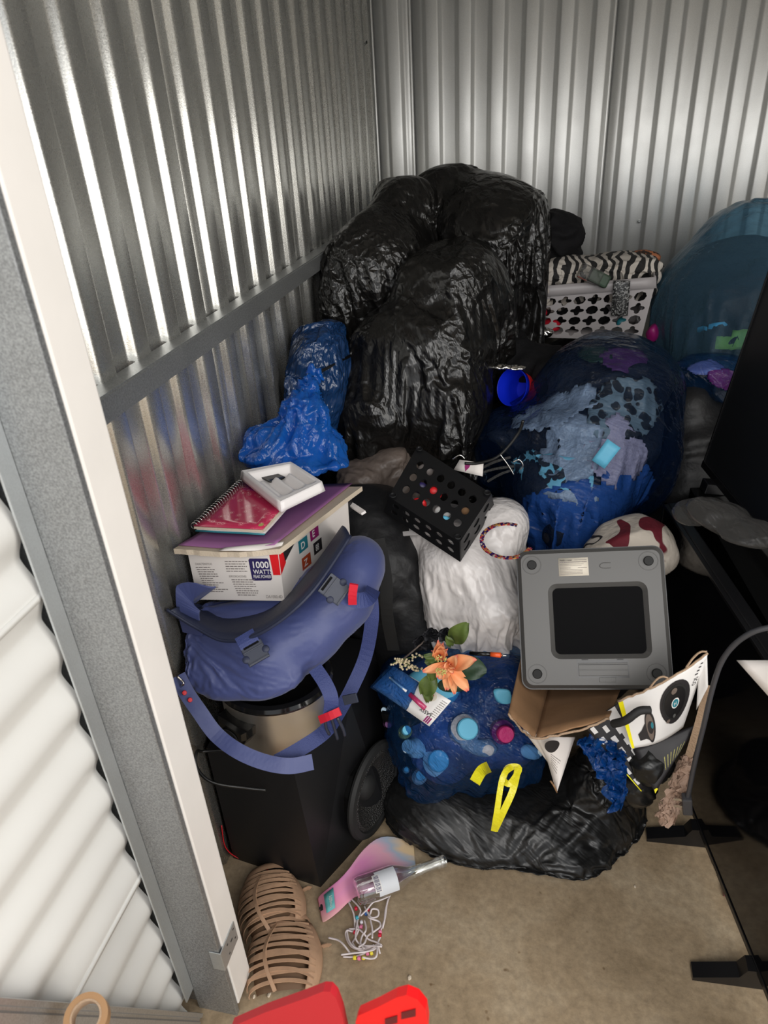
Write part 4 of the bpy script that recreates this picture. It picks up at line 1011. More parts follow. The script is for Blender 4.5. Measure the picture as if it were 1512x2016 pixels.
ribbon('bag_seam', [at(785, 1052, y=1.545), at(830, 1048, y=1.50), at(870, 1045, y=1.48)], .012, .003, 'white', bpy.data.objects['white_plastic_bag'], (0, -1, 1), 3)
# headband
hb = at(998, 1064, y=1.44); rg = []
for k in range(15):
    a = math.radians(70 + 270 * k / 14); rg.append(hb + Vector((.058 * math.cos(a), .0 , .0)) + Vector((0, .052, .014)) * math.sin(a))
tag(ribbon('headband', rg, .010, .003, 'jewel', None, (0, 0, 1), 3), 'jewelled headband lying on top of the white plastic bag', 'headband')
# black perforated basket
ct = thing('perforated_basket', 'black plastic basket with round holes tipped on its side over the white bag', 'basket', at(860, 970, y=1.72))
tl, trr, br, bl = at(822, 878, y=1.70), at(968, 972, y=1.58), at(905, 1068, y=1.42), at(765, 978, y=1.52)
cpz = Patch(bl, br, trr, tl)
plate('base_panel', cpz, 6, 3, lambda a, b, t: .62, 'crate', ct, .004, (.07, .14), 16)
bn = -cpz.n if cpz.n.dot(CAM - tl) > 0 else cpz.n
bk_ = bn * .055
for a, b, n_ in ((bl, br, 6), (br, trr, 3), (trr, tl, 6), (tl, bl, 3)):
    mid = (bl + br + trr + tl) / 4; oa = bk_ + (a - mid) * .10; ob = bk_ + (b - mid) * .10
    plate('side_panel', Patch(a + oa, b + ob, b, a), n_, 2, lambda i, j, t: .6, 'crate', ct, .004, (.05, .1), 12)
for q in (tl, trr, br, bl):
    cc_ = q.lerp((bl + br + trr + tl) / 4, .09)
    lathe('corner_boss', [(.009, .004), (.007, .005), (.005, .001), (0, .001)], 'crate', ct, Matrix.Translation(cc_ - bn * .001) @ (-bn).to_track_quat('Z', 'Y').to_matrix().to_4x4(), 16)
def incrate(u, v, r, m, lb, cat='trinket'):
    q = cpz(u, v) + bn * .022; tag(blob(cat, [ell(q, r)], .004, m, [('noise', 20, .004)]), lb, cat)
for i, (u, v, m, nm) in enumerate(((.42, .55, 'redink', 'red'), (.33, .25, 'redink', 'scarlet'), (.62, .36, 'whiteink', 'white'), (.70, .22, 'lightblue', 'light blue'), (.25, .50, 'navyink', 'dark blue'), (.82, .62, 'kraft', 'brown'), (.20, .80, 'greyink', 'grey'))):
    incrate(u, v, (.022, .012, .018), m, nm + ' trinket seen through the holes of the black perforated basket')
hz_ = Patch(at(893, 925, y=1.70), at(950, 938, y=1.68), at(952, 912, y=1.70), at(905, 905, y=1.71))
ht = thing('paper_tag', 'white paper tag with a dark heart, on top of the black perforated basket', 'tag', tuple(hz_(.5, .5)))
hz_.mesh('card', 'whitecard', ht, 3, 3, .0008)
hz_.poly('heart', [(.40 + .011 * 16 * math.sin(t) ** 3 * .55, .52 + .028 * (13 * math.cos(t) - 5 * math.cos(2 * t) - 2 * math.cos(3 * t) - math.cos(4 * t))) for t in [2 * math.pi * k / 28 for k in range(28)]], 'maroonink', ht, .0008)
tag(tube('black_hook_rod', [at(1030, 828, y=1.72), at(1022, 850, y=1.72), at(1000, 880, y=1.71), at(975, 902, y=1.70), at(940, 912, y=1.70), at(915, 912, y=1.70)], .0042, 'blackcord'), 'curved black rod from the paper tag up over the clear blue bag', 'rod')
for k, (a, b) in enumerate((((935, 935), (1012, 918)), ((940, 926), (1005, 900)), ((960, 948), (1010, 925)))):
    tag(tube('clear_hanger', [at(*a, y=1.70), at((a[0] + b[0]) / 2, (a[1] + b[1]) / 2 - 3, y=1.70), at(*b, y=1.70)], .0035, 'clearfilm'), ('lowest', 'topmost', 'shortest')[k] + ' of the clear plastic hanger arms right of the paper tag', 'hanger')
for k, pts in enumerate((((1010, 910), (1022, 905), (1030, 916), (1024, 925)), ((890, 905), (905, 896), (915, 903)), ((985, 895), (1000, 915), (1012, 935)))):
    tag(tube('wire_hook', [at(*q, y=1.69) for q in pts], .0018, 'chrome'), ('chrome wire hook at the tips of the clear hangers', 'chrome wire hook left of the paper tag', 'thin wire across the clear hanger arms')[k], 'hook')
cloth(1245, 1075, 1.62, (.12, .10, .065), 'jersey', 'white and maroon printed cloth behind the top of the bathroom scale', (0, 0, 0), .03, 'printed_cloth', .006, 9)
sack('dark_clothes', 'dark clothes heap on the floor behind the bathroom scale', [ell((.86, 1.80, .25), (.22, .26, .28)), ell((.85, 1.66, .40), (.14, .1, .14))], 'blackcloth', [('ridge', 6, .02)], .016, ((None, None), (None, None), (.002, None)), cat='clothes')
# ================================================================== bathroom scale
TL, TR, BR, BL = at(1032, 1093, y=1.40), at(1305, 1108, y=1.40), at(1343, 1340, y=1.245), at(1045, 1366, y=1.215)
bs = thing('bathroom_scale', 'grey bathroom scale lying upside down, its four rubber feet facing the viewer', 'scale', tuple((BL + BR) / 2))
ux = (TR - TL + BR - BL).normalized(); cen = (TL + TR + BR + BL) / 4
uyv = ((TL + TR) - (BL + BR)).normalized(); ms = frame(cen, ux, uyv)
cen = cen + uyv * .010 - ux * .012
ms = frame(cen, ux, uyv)
W_, H_ = ((TR - TL).length + (BR - BL).length) / 2, ((TL - BL).length + (TR - BR).length) / 2
wv_, hv_ = W_ / 2 * 1.03, H_ / 2 * 1.10
def rrect(w, h, r, n=6, cx=0, cy=0):
    pts = []
    for sx_, sy_, a0 in ((1, 1, 0), (-1, 1, 90), (-1, -1, 180), (1, -1, 270)):
        for k in range(n + 1):
            a = math.radians(a0 + 90 * k / n); pts.append((cx + sx_ * (w - r) + r * math.cos(a), cy + sy_ * (h - r) + r * math.sin(a)))
    return pts
def loft(name, rings, mat, parent, m, cap0=True, cap1=True, smooth=False):
    vs = []; fs = []; n = len(rings[0][0])
    for pts, z in rings: vs += [m @ Vector((x, y, z)) for x, y in pts]
    for k in range(len(rings) - 1):
        for i in range(n): a = k * n + i; b = k * n + (i + 1) % n; fs.append((a, b, b + n, a + n))
    if cap0: fs.append(tuple(range(n - 1, -1, -1)))
    if cap1: fs.append(tuple((len(rings) - 1) * n + i for i in range(n)))
    o = pyd(name, vs, fs, mat, parent, smooth)
    if smooth:
        try: o.data.set_sharp_from_angle(angle=math.radians(35))
        except Exception: pass
    return o
loft('platform', [(rrect(wv_, hv_, .022), -.018), (rrect(wv_ + .001, hv_ + .001, .022), -.008), (rrect(wv_ + .001, hv_ + .001, .022), -.006)], 'scale_dark', bs, ms)
pw, ph, pcx, pcy = .094, .071, .013, -.006
outer = rrect(wv_ - .002, hv_ - .002, .020)
o2 = rrect(wv_ - .010, hv_ - .010, .016)
i0 = rrect(pw + .011, ph + .011, .020, 6, pcx, pcy); i1 = rrect(pw + .001, ph + .001, .012, 6, pcx, pcy)
loft('underside_shell', [(outer, -.006), (outer, .004), (o2, .013), (i0, .013), (i1, .003)], 'grey_scale', bs, ms, True, False, True)
loft('recess_plate', [(i1, .0032), (i1, .0045)], 'black', bs, ms)
for sx_, sy_ in ((-1, 1), (1, 1), (-1, -1), (1, -1)):
    mf = ms @ Matrix.Translation((sx_ * (wv_ - .034) , sy_ * (hv_ - .034), .0125))
    ft = lathe('foot', [(0, .006), (.009, .006), (.0105, .004), (.0105, 0)], 'rubber', bs, mf, 24)
    lathe('foot_ring', [(.019, .0), (.0195, .0013), (.0205, .0013), (.021, .0)], 'grey_scale', ft, mf, 32)
sl = Patch(ms @ Vector((-.066, .092, .0136)), ms @ Vector((-.002, .092, .0136)), ms @ Vector((-.002, .132, .0136)), ms @ Vector((-.066, .132, .0136)))
lb = sl.mesh('label', 'label', bs, 2, 2, .0004)
sl.text('Health o meter', .05, .84, .12, 'ink', lb, .0006, .55, 1, bold=.01)
lines_print(sl, 'small_print', [(.55, .95, .86, .03), (.05, .95, .74, .045), (.05, .85, .64, .02), (.05, .78, .56, .02), (.05, .4, .43, .03), (.65, .95, .43, .03)] + [(.05, .80, .34 - i * .08, .02) for i in range(4)], 'greyink', lb)
tube('moulded_key', [ms @ Vector(v) for v in ((.045, .118, .013), (.028, .118, .0135), (.022, .112, .0135), (.028, .107, .0135), (.045, .107, .013))], .0008, 'grey_scale', bs, 3, 5)
bt = box('battery_bay', (-.038, -.128, .0128), (.068, -.090, .0134), 'scale_dark', bs, 0, ms)
box('battery_door', (-.036, -.124, .0134), (.066, -.100, .0150), 'grey_scale', bt, .0008, ms)
box('battery_rib', (-.036, -.099, .0134), (.066, -.0965, .0160), 'grey_scale', bt, .0004, ms)
box('battery_rib', (-.036, -.1125, .0148), (.066, -.110, .0162), 'grey_scale', bt, .0004, ms)
box('door_tab', (.006, -.137, .0125), (.040, -.127, .0142), 'grey_scale', bt, .0006, ms)
for x_ in (-.028, .045): box('latch_slot', (x_, -.0905, .0128), (x_ + .013, -.0885, .0142), 'ink', bt, 0, ms)
# ================================================================== torn loudspeaker carton
cbx = thing('speaker_carton', 'torn white loudspeaker box with brown inside, spread under the bathroom scale', 'box', (.85, 1.2, .25))
def jw(u, v): return Vector((0, 0, 0))
k1 = Patch(at(1002, 1405, y=1.10), at(1054, 1452, y=1.05), at(1085, 1335, y=1.40), at(1034, 1262, y=1.40), -.004)
k1.mesh('inner_flap', 'kraft', cbx, 10, 12, .003, .006, 1, 'b')
k2 = Patch(at(1054, 1452, y=1.05), at(1198, 1413, y=1.07), at(1225, 1345, y=1.36), at(1085, 1335, y=1.40), .003)
k2.mesh('inner_flap', 'kraft', cbx, 14, 8, .003, .007, 2, 'b')
ed = [at(px, py, y=yy) for px, py, yy in ((1002, 1406, 1.098), (1020, 1428, 1.08), (1038, 1446, 1.06), (1056, 1454, 1.047), (1090, 1449, 1.05), (1130, 1441, 1.055), (1170, 1428, 1.06), (1198, 1414, 1.068))]
rj = random.Random(8); edj = [p + Vector((rj.uniform(-.002, .002), 0, rj.uniform(-.002, .002))) for p in catmull(ed, 5)]
tube('torn_edge', edj, .0026, 'kraft_edge', cbx, 1, 5)
sf = Patch(at(1001, 1408, y=1.105), at(1056, 1456, y=1.055), at(1058, 1458, y=1.053), at(1003, 1412, y=1.103))
s1 = Patch(at(1078, 1500, y=1.12), at(1096, 1562, y=1.06), at(1132, 1452, y=1.14), at(1056, 1452, y=1.075), .004)
s1.mesh('side_flap', 'whitecard', cbx, 10, 10, .003, .004, 6)
lines_print(Patch(s1(.35, .25), s1(.75, .20), s1(.80, .55), s1(.35, .60)), 'small_print', [(.0, .9, .9 - i * .16, .05) for i in range(6)], 'greyink', cbx)
s2 = Patch(at(1030, 1438, y=1.09), at(1078, 1500, y=1.115), at(1095, 1462, y=1.12), at(1050, 1445, y=1.085), .003); s2.mesh('side_flap', 'whitecard', cbx, 8, 6, .003, .006, 7)
pd_ = Patch(at(1066, 1458, y=1.06), at(1082, 1484, y=1.08), at(1104, 1466, y=1.085), at(1098, 1450, y=1.07)); pd_.disc('printed_woofer', .5, .45, .48, .5, 'ink', cbx, .004)
s3 = Patch(at(1085, 1540, y=1.075), at(1096, 1562, y=1.06), at(1090, 1548, y=1.05), at(1082, 1538, y=1.06)); s3.mesh('torn_corner', 'kraft', cbx, 4, 4, .003, .02, 3)
# chequered panel running to the right
ck = Patch(at(1150, 1430, y=1.11), at(1262, 1558, y=1.06), at(1300, 1520, y=1.11), at(1225, 1380, y=1.13), .006)
ck.mesh('chequered_panel', 'ink', cbx, 14, 10, .003, .004, 9)
for i in range(6):
    for j in range(3):
        u = .06 + i * .155 + (.06 if j % 2 else 0); v = .06 + j * .24
        if u + .085 < 1 and not (j == 2 and i > 3): ck.poly('white_square', [(u, v), (u + .085, v), (u + .085, v + .10 + .03 * (i % 2)), (u, v + .10 + .03 * (i % 2))], 'whiteink', cbx, .0006)
ck.poly('white_band', [(.0, .62), (.42, .60), (.8, .52), (.8, .62), (.42, .78), (0, .80)], 'whiteink', cbx, .0008)
ck.poly('yellow_edge', [(.62, .0), (1, .0), (1, .03), (.62, .035)], 'yellowink', cbx, .0009)
bp = Patch(at(1246, 1476, y=1.095), at(1290, 1562, y=1.05), at(1338, 1482, y=1.09), at(1374, 1425, y=1.125), .004)
bp.mesh('black_panel', 'ink', cbx, 10, 10, .003, .006, 10)
rr = random.Random(5)
for i in range(7):
    v = .45 + i * .075
    o_ = lines_print(bp, 'yellow_print', [(.50 + .0 * i, .86, v, .018)], 'stamen', cbx)
bp.poly('yellow_corner', [(.93, .02), (1.0, .0), (1.0, .12), (.95, .08)], 'yellowink', cbx, .0008)
# art panel
def abend(u, v): return Vector((.0, -.012 * math.sin(math.pi * u) - .01 * v, 0))
ar = Patch(at(1244, 1473, y=1.06), at(1345, 1432, y=1.10), at(1392, 1280, y=1.10), at(1216, 1374, y=1.10), 0, abend)
class Fan(Patch):
    def __call__(s, u, v, h=0):
        return Patch.__call__(s, u, v, h)
ar.mesh('art_panel', 'whiteink', cbx, 20, 16, .003, .004, 12, 't')
tj = [ar(i / 24, 1 + rj.uniform(-.01, .02), -.001) for i in range(25)]
tube('torn_edge', tj, .0022, 'kraft_edge', cbx, 1, 5)
for a_, b_ in (((.36, 1.02), (.56, 1.03)), ((.76, 1.02), (.97, 1.05))):
    q0, q1 = ar(*a_), ar(*b_); pts = [q0.lerp(q1, t) + Vector((0, 0, .014 * math.sin(math.pi * t))) for t in (0, .15, .3, .5, .7, .85, 1)]
    tube('torn_edge', pts, .002, 'kraft_edge', cbx, 2, 5)
ar.poly('yellow_band', [(-.0, .0), (.05, .0), (.055, .98), (.0, .98)], 'yellowink', cbx, .0006)
wo = ar.disc('printed_woofer', .70, .56, .20, .36, 'ink', cbx, .0008, .25)
ar.disc('printed_surround', .70, .56, .165, .30, 'rubber', wo, .0012, .25); ar.disc('printed_cone', .70, .56, .14, .26, 'carpet', wo, .0016, .25)
ar.disc('printed_glint', .66, .76, .035, .05, 'beigecloth', wo, .0019, .25)
ar.disc('printed_glint', .64, .30, .03, .03, 'beigecloth', wo, .0019, .25); ar.disc('printed_glint', .73, .34, .02, .03, 'girt', wo, .0019, .25)
ar.disc('printed_emblem', .705, .55, .052, .085, 'whiteink', wo, .0022, .25); ar.disc('printed_emblem', .705, .55, .040, .068, 'tealink', wo, .0025, .25)
ar.text('H', .688, .515, .085, 'whiteink', wo, .0028, .6, 1, (1, .15))
w2 = ar.disc('printed_side_woofer', .36, .34, .075, .30, 'ink', cbx, .0010, .12); ar.disc('printed_cone', .355, .34, .055, .25, 'beigecloth', w2, .0014, .12)
ar.disc('printed_cone', .362, .33, .045, .12, 'ink', w2, .0018, .12); ar.disc('printed_emblem', .385, .36, .020, .06, 'tealink', w2, .0021, .12)
ar.poly('printed_magnet', [(.28, .44), (.34, .55), (.345, .10), (.29, .14), (.18, .13), (.16, .26), (.22, .32)], 'ink', cbx, .0012)
for i in range(4): ar.poly('printed_stripe', [(.945 - .012 * i, .93 - .04 * i), (.97 - .008 * i, .92 - .04 * i), (.968 - .008 * i, .905 - .04 * i), (.943 - .012 * i, .912 - .04 * i)], 'ink', cbx, .0008)
ar.text('SCO', .915, .75, .085, 'ink', cbx, .0010, .7, 1, (-.10, -.55 * 1.6), bold=.01)
rf = Patch(at(1392, 1280, y=1.10), at(1394, 1352, y=1.085), at(1372, 1396, y=1.09), at(1376, 1330, y=1.095)); rf.mesh('side_flap', 'whiteink', cbx, 4, 4, .003)
tb = [at(1394, 1350, y=1.09), at(1382, 1400, y=1.10), at(1368, 1450, y=1.10), at(1352, 1500, y=1.10), at(1340, 1520, y=1.09)]
ribbon('torn_flap', tb, .014, .003, 'kraft_edge', cbx, CAM - tb[2], 4)
tag(tube('black_foam_arm', [at(1208, 1425, y=1.055), at(1232, 1418, y=1.04), at(1258, 1400, y=1.045), at(1280, 1398, y=1.05)], .008, 'rubber', k=6, n=10), 'bent black rubber arm across the yellow edge of the loudspeaker box', 'tube')
sack('black_cloth', 'black plastic bunched under the white loudspeaker picture of the torn box', [E(1275, 1490, 1.12, (.05, .06, .05)), E(1255, 1540, 1.12, (.04, .05, .05))], 'blackbag2', [('crumple', 22, .014)], .006, cat='plastic')
pw_ = thing('paper_wad', 'crumpled brown packing paper hanging below the torn loudspeaker box', 'paper', tuple(at(1320, 1560, y=1.08)))
for k, (cs_, am) in enumerate(((((1345, 1490, 1.10), (1362, 1500, 1.09), (1350, 1580, 1.06), (1318, 1570, 1.06)), .008), (((1335, 1500, 1.09), (1352, 1520, 1.07), (1338, 1600, 1.03), (1300, 1585, 1.05)), .010), (((1318, 1560, 1.06), (1340, 1575, 1.04), (1322, 1632, 1.03), (1303, 1600, 1.04)), .008), (((1305, 1585, 1.05), (1322, 1590, 1.04), (1305, 1620, 1.04), (1288, 1608, 1.04)), .007))):
    crumpled('paper_fold', [at(a, b, y=c_) for a, b, c_ in cs_], 'crumpled_kraft', pw_, am, 30, k * 5, 20)
# ================================================================== front black bag, yellow ties, bottle bag
FB = [E(1010, 1600, 1.26, (.30, .17, .11)), E(870, 1580, 1.24, (.16, .15, .10)), E(1150, 1590, 1.30, (.15, .15, .12)), E(960, 1660, 1.16, (.20, .09, .07)), E(1080, 1680, 1.15, (.15, .07, .05)), E(1190, 1530, 1.30, (.09, .1, .08)), E(795, 1600, 1.30, (.06, .09, .07))]
fb = sack('trash_bag', 'full black trash bag with yellow ties lying on the bare concrete in front', FB, 'blackbag2', [('ridge', 4, .014, (.75, -.3, -.6), 5), ('radial', tuple(at(1130, 1580, y=1.12)), 5, .02, .3)], .009, ((None, None), (None, None), (.002, None)), sim=(.07, .012, 0, .02))
yt = [[at(935, 1540, y=1.06), at(948, 1518, y=1.09), at(962, 1510, y=1.12)], [at(1008, 1510, y=1.09), at(990, 1530, y=1.06), at(978, 1600, y=1.02), at(972, 1636, y=1.02)], [at(1020, 1512, y=1.09), at(1010, 1555, y=1.045), at(990, 1600, y=1.02), at(974, 1634, y=1.018)], [at(990, 1535, y=1.07), at(1000, 1512, y=1.09), at(1022, 1513, y=1.09), at(1005, 1542, y=1.055), at(992, 1538, y=1.06)]]
for k, q in enumerate(yt): ribbon('yellow_tie', q, (.024, .012, .014, .013)[k], .0022, 'yellow', fb, CAM - q[0], 6)
BB = [E(900, 1440, 1.28, (.19, .13, .12)), E(850, 1360, 1.33, (.13, .12, .10)), E(980, 1370, 1.34, (.14, .12, .12)), E(860, 1500, 1.22, (.11, .08, .05)), E(1010, 1450, 1.28, (.09, .1, .08)), E(790, 1330, 1.36, (.06, .08, .06)), E(960, 1300, 1.40, (.12, .1, .06))]
sack('plastic_bag', 'clear blue bag full of bottles and lids lying on the front black trash bag', BB, 'bottlebagfilm', [('ridge', 4, .012, (.75, -.1, -.5), 3)], .0085, sim=(.14, .012, 0, .012))
inn = [Matrix.Translation(m.translation) @ Matrix.Diagonal((.72, .7, .72, 1)) @ Matrix.Translation(-m.translation) @ m for m in BB]
sack('dark_clutter', 'dark blue clutter deep inside the clear blue bag of bottles', inn, 'bluecore', [('noise', 10, .03)], .012, cat='clutter')
def bottle(px, py, y, r, h, col, cap, lb, dirv=None):
    q = at(px, py, y=y + .035); dv = Vector(dirv) if dirv else (CAM - q) + Vector((rr.uniform(-.5, .5), 0, rr.uniform(-.5, .5))); m = Matrix.Translation(q) @ dv.to_track_quat('Z', 'Y').to_matrix().to_4x4()
    b = thing('bottle', lb, 'bottle', tuple(q))
    lathe('bottle_body', [(0, -h), (r * .9, -h), (r, -h * .92), (r, -h * .3), (r * .62, -h * .12), (r * .6, 0)], col, b, m, 20)
    lathe('cap', [(r * .66, -.012), (r * .70, -.010), (r * .70, .006), (r * .62, .009), (0, .009)], cap, b, m, 20)
    return b
bottle(863, 1498, 1.155, .036, .08, 'whitestuff', 'lightblue', 'largest pale bottle facing its round lid forward, lower left in the blue bag of bottles')
bottle(815, 1395, 1.20, .022, .08, 'whitestuff', 'whitestuff', 'pale bottle with a white label, upper left in the clear blue bag') if False else None
bottle(805, 1470, 1.17, .024, .07, 'whitestuff', 'whitestuff', 'pale blue bottle lying left of the largest round lid', (-.4, -.5, .6))
bottle(800, 1438, 1.18, .016, .05, 'stamen', 'lightblue', 'small yellow bottle with a pale cap under the lip gloss card')
bottle(828, 1527, 1.165, .018, .05, 'whitestuff', 'lightblue', 'small round pale lid near the bottom of the clear blue bag')
bottle(757, 1398, 1.235, .010, .04, 'whitestuff', 'whitestuff', 'tiny pale cap at the far left of the clear blue bag')
bottle(920, 1435, 1.165, .035, .06, 'greycloth', 'lightblue', 'grey blue jar under the film in the middle of the clear blue bag')
bottle(995, 1445, 1.18, .028, .06, 'magenta', 'magenta', 'magenta capped bottle at the right of the clear blue bag')
bottle(765, 1425, 1.225, .014, .05, 'purplecloth', 'purplecloth', 'plum coloured cap at the left side of the clear blue bag')
bottle(800, 1515, 1.18, .009, .04, 'whitestuff', 'lightblue', 'smallest round cap at the lower left of the clear blue bag')
for px, py, y, r, m, lb in ((990, 1370, 1.235, (.025, .012, .025), 'lightblue', 'light blue folded card below the orange pen'), (945, 1470, 1.17, (.05, .02, .02), 'greycloth', 'crumpled clear wrapper in the bottom of the blue bag of bottles'), (1045, 1480, 1.20, (.03, .012, .02), 'whitestuff', 'pale packet at the right end of the blue bag of bottles'), (890, 1350, 1.24, (.05, .02, .02), 'leafdark', 'green packet under the flowers'), (850, 1355, 1.25, (.07, .03, .05), 'lightblue', 'light blue wrapper under the flowers')):
    tag(blob('packet', [E(px, py, y + .03, r)], .005, m, [('ridge', 16, .01)]), lb, 'packet')
bps = thing('blue_plastic_scrap', 'crumpled blue plastic scrap hanging over the right side of the front black bag', 'plastic', tuple(at(1185, 1520, y=1.08)))
for k, (cs_, am) in enumerate(((((1128, 1455, 1.13), (1185, 1460, 1.10), (1222, 1490, 1.06), (1165, 1505, 1.08)), .012), (((1150, 1470, 1.12), (1225, 1490, 1.06), (1215, 1580, 1.02), (1180, 1530, 1.06)), .012), (((1165, 1500, 1.09), (1222, 1500, 1.05), (1226, 1572, 1.01), (1208, 1606, 1.01)), .010))):
    crumpled('plastic_fold', [at(a, b, y=c_) for a, b, c_ in cs_], 'scrapfilm', bps, am, 26, k * 9 + 2, 24)
# lip gloss card
lg = thing('lip_gloss_pack', 'white lip gloss card pack lying on the blue bag of bottles', 'package', tuple(at(810, 1385, y=1.17)))
gA, gB, gC, gD = at(733, 1352, y=1.19), at(845, 1430, y=1.12), at(888, 1380, y=1.14), at(775, 1312, y=1.22)
gp_ = Patch(gA, gB, gC, gD); gp_.mesh('backing_card', 'whiteink', lg, 6, 5, .0015)
gp_.text('SASSY', .93, .36, .17, 'ink', lg, .0010, .42, 1, (-1, 0), bold=.01)
gp_.text('0.17 FL OZ (5 mL)', .985, .18, .11, 'greyink', lg, .0010, .42 * 1.35, 1, (0, 1)) if False else None
lines_print(gp_, 'small_print', [(.90, .985, .30 + .07 * i, .02) for i in range(9)], 'greyink', lg)
gp_.disc('round_print', .74, .80, .085, .16, 'label', lg, .0008); gp_.poly('swatch', [(.71, .72), (.75, .70), (.77, .88), (.73, .90)], 'redink', lg, .0012)
for i in range(3): gp_.poly('pink_bar', [(.885 + .03 * i, .03), (.905 + .03 * i, .03), (.905 + .03 * i, .24), (.885 + .03 * i, .24)], 'maroonink', lg, .0008)
vq = (gp_(.80, .40, .004), gp_(.50, .52, .006), gp_(.44, .55, .006), gp_(.10, .62, .004)); tube('gloss_tube', vq[:2], .0058, 'gloss', lg, 1, 12); tube('tube_wand', vq[2:], .0045, 'white', lg, 1, 12)
fl_ = Patch(gp_(-.02, -.04, .003), gp_(.62, .02, .006), gp_(.50, 1.0, .010), gp_(-.06, 1.1, .006), .004); fl_.mesh('blue_wrap', 'bottlebagfilm', lg, 10, 8, .0008, .015, 4)
# ---- artificial flowers
fw = thing('artificial_flower', 'artificial orange flowers with green leaves lying on the blue bag of bottles', 'flower', tuple(at(880, 1300, y=1.2)))
def petal(base, tip, wdt, mat, parent, name='petal', cup=.25, nrm=None):
    base, tip = Vector(base), Vector(tip); ax = tip - base; L_ = ax.length; t = nrm or (CAM - base).normalized(); s_ = ax.cross(t).normalized(); t = s_.cross(ax).normalized()
    nu, nv = 8, 10; vs = []; uv = []
    for j in range(nv + 1):
        v = j / nv; wd = wdt * (math.sin(math.pi * min(1, v * .86 + .10)) ** .75)
        for i in range(nu + 1):
            u = i / nu * 2 - 1
            vs.append(base + ax * v + s_ * (u * wd / 2) + t * (cup * wdt * (u * u - .3) * .8 + L_ * .12 * math.sin(v * 3.0) + .002 * math.sin(9 * v + 4 * u))); uv.append((i / nu, v))
    fs = [(j * (nu + 1) + i, j * (nu + 1) + i + 1, (j + 1) * (nu + 1) + i + 1, (j + 1) * (nu + 1) + i) for j in range(nv) for i in range(nu)]
    o = pyd(name, vs, fs, mat, parent, True, uv); return o
def PT(px, py, y=1.155): return at(px, py, y=y)
cf = PT(886, 1308, 1.15)
for (px, py), w_ in (((938, 1298), .034), ((921, 1360), .026), ((895, 1366), .018), ((880, 1358), .024), ((832, 1322), .020), ((862, 1335), .030), ((900, 1290), .024)):
    petal(cf, PT(px, py, 1.135), w_, 'petal', fw)
for k in range(5):
    a = k * 1.256 + .3; petal(cf, cf + Vector((math.cos(a) * .013, -.016, math.sin(a) * .013)), .014, 'petal', fw, cup=.4)
cf2 = PT(866, 1290, 1.15)
for (px, py), w_ in (((850, 1282), .026), ((862, 1262), .032), ((880, 1278), .026), ((868, 1300), .022), ((872, 1266), .024)):
    petal(cf2, PT(px, py, 1.132), w_, 'petal', fw, cup=.45)
def dots(name, c, r, n, mat, parent, s_=.0022):
    vs = []; fs = []; q = random.Random(n)
    bm = bmesh.new()
    for i in range(n):
        d_ = Vector((q.gauss(0, 1), q.gauss(-.4, .6), q.gauss(0, 1))).normalized()
        bmesh.ops.create_icosphere(bm, subdivisions=1, radius=s_, matrix=Matrix.Translation(Vector(c) + Vector((d_.x * r[0], d_.y * r[1], d_.z * r[2])) * q.uniform(.6, 1)))
    o = frombm(name, bm, mat, parent, True); o['kind'] = 'stuff'; return o
dots('stamens', PT(867, 1296, 1.132), (.014, .006, .008), 40, 'stamen', fw, .0016); dots('stamens', PT(868, 1322, 1.132), (.014, .006, .010), 45, 'stamen', fw, .0016)
for b_, t_, w_, m in (((890, 1262), (922, 1226), .040, 'leaf'), ((890, 1272), (878, 1252), .018, 'leaf'), ((905, 1310), (958, 1322), .050, 'leafdark'), ((868, 1310), (836, 1302), .024, 'leaf'), ((855, 1330), (832, 1368), .040, 'leaf'), ((858, 1300), (848, 1340), .026, 'leaf'), ((845, 1350), (842, 1384), .022, 'leaf'), ((868, 1302), (834, 1290), .022, 'leaf')):
    lf = petal(PT(*b_, 1.16), PT(*t_, 1.15), w_, m, fw, 'leaf', .12)
bf = thing('artificial_flower', 'black artificial flowers behind the orange blossoms', 'flower', tuple(PT(850, 1250, 1.25)))
for c_, y_ in (((850, 1246), 1.24), ((880, 1246), 1.23), ((830, 1262), 1.26)):
    b_ = at(*c_, y=y_)
    for k in range(8):
        a = k * .785; petal(b_ + Vector((0, .004, 0)), b_ + Vector((math.cos(a) * .020, -.010 - .006 * (k % 2), math.sin(a) * .018)), .019, 'petalblack', bf, cup=.5)
tube('stem', [at(840, 1258, y=1.25), at(815, 1280, y=1.24), at(790, 1300, y=1.24)], .002, 'beigecloth', bf, 4)
bsx = thing('berry_spray', 'cream berry spray left of the orange flowers', 'flower', tuple(PT(800, 1300, 1.18)))
for a_, b_ in (((772, 1306), (832, 1290)), ((778, 1300), (818, 1316)), ((790, 1312), (830, 1318))):
    p0, p1 = PT(*a_, 1.17), PT(*b_, 1.18); tube('stem', [p0, p0.lerp(p1, .5) + Vector((0, 0, .003)), p1], .001, 'leaf', bsx, 3, 5)
    bm = bmesh.new()
    for i in range(26):
        t = i / 26; q = p0.lerp(p1, t) + Vector((rj.uniform(-.004, .004), rj.uniform(-.006, .003), rj.uniform(-.006, .008)))
        bmesh.ops.create_icosphere(bm, subdivisions=1, radius=.0028, matrix=Matrix.Translation(q))
    o = frombm('berries', bm, 'berry', bsx, True); o['kind'] = 'stuff'
pn = thing('pen', 'black pen with orange grip pointing right on the blue bag of bottles', 'pen', tuple(at(960, 1290, y=1.25)))
p0, p1, p2, p3 = at(925, 1286, y=1.25), at(966, 1288, y=1.245), at(986, 1290, y=1.243), at(998, 1291, y=1.242)
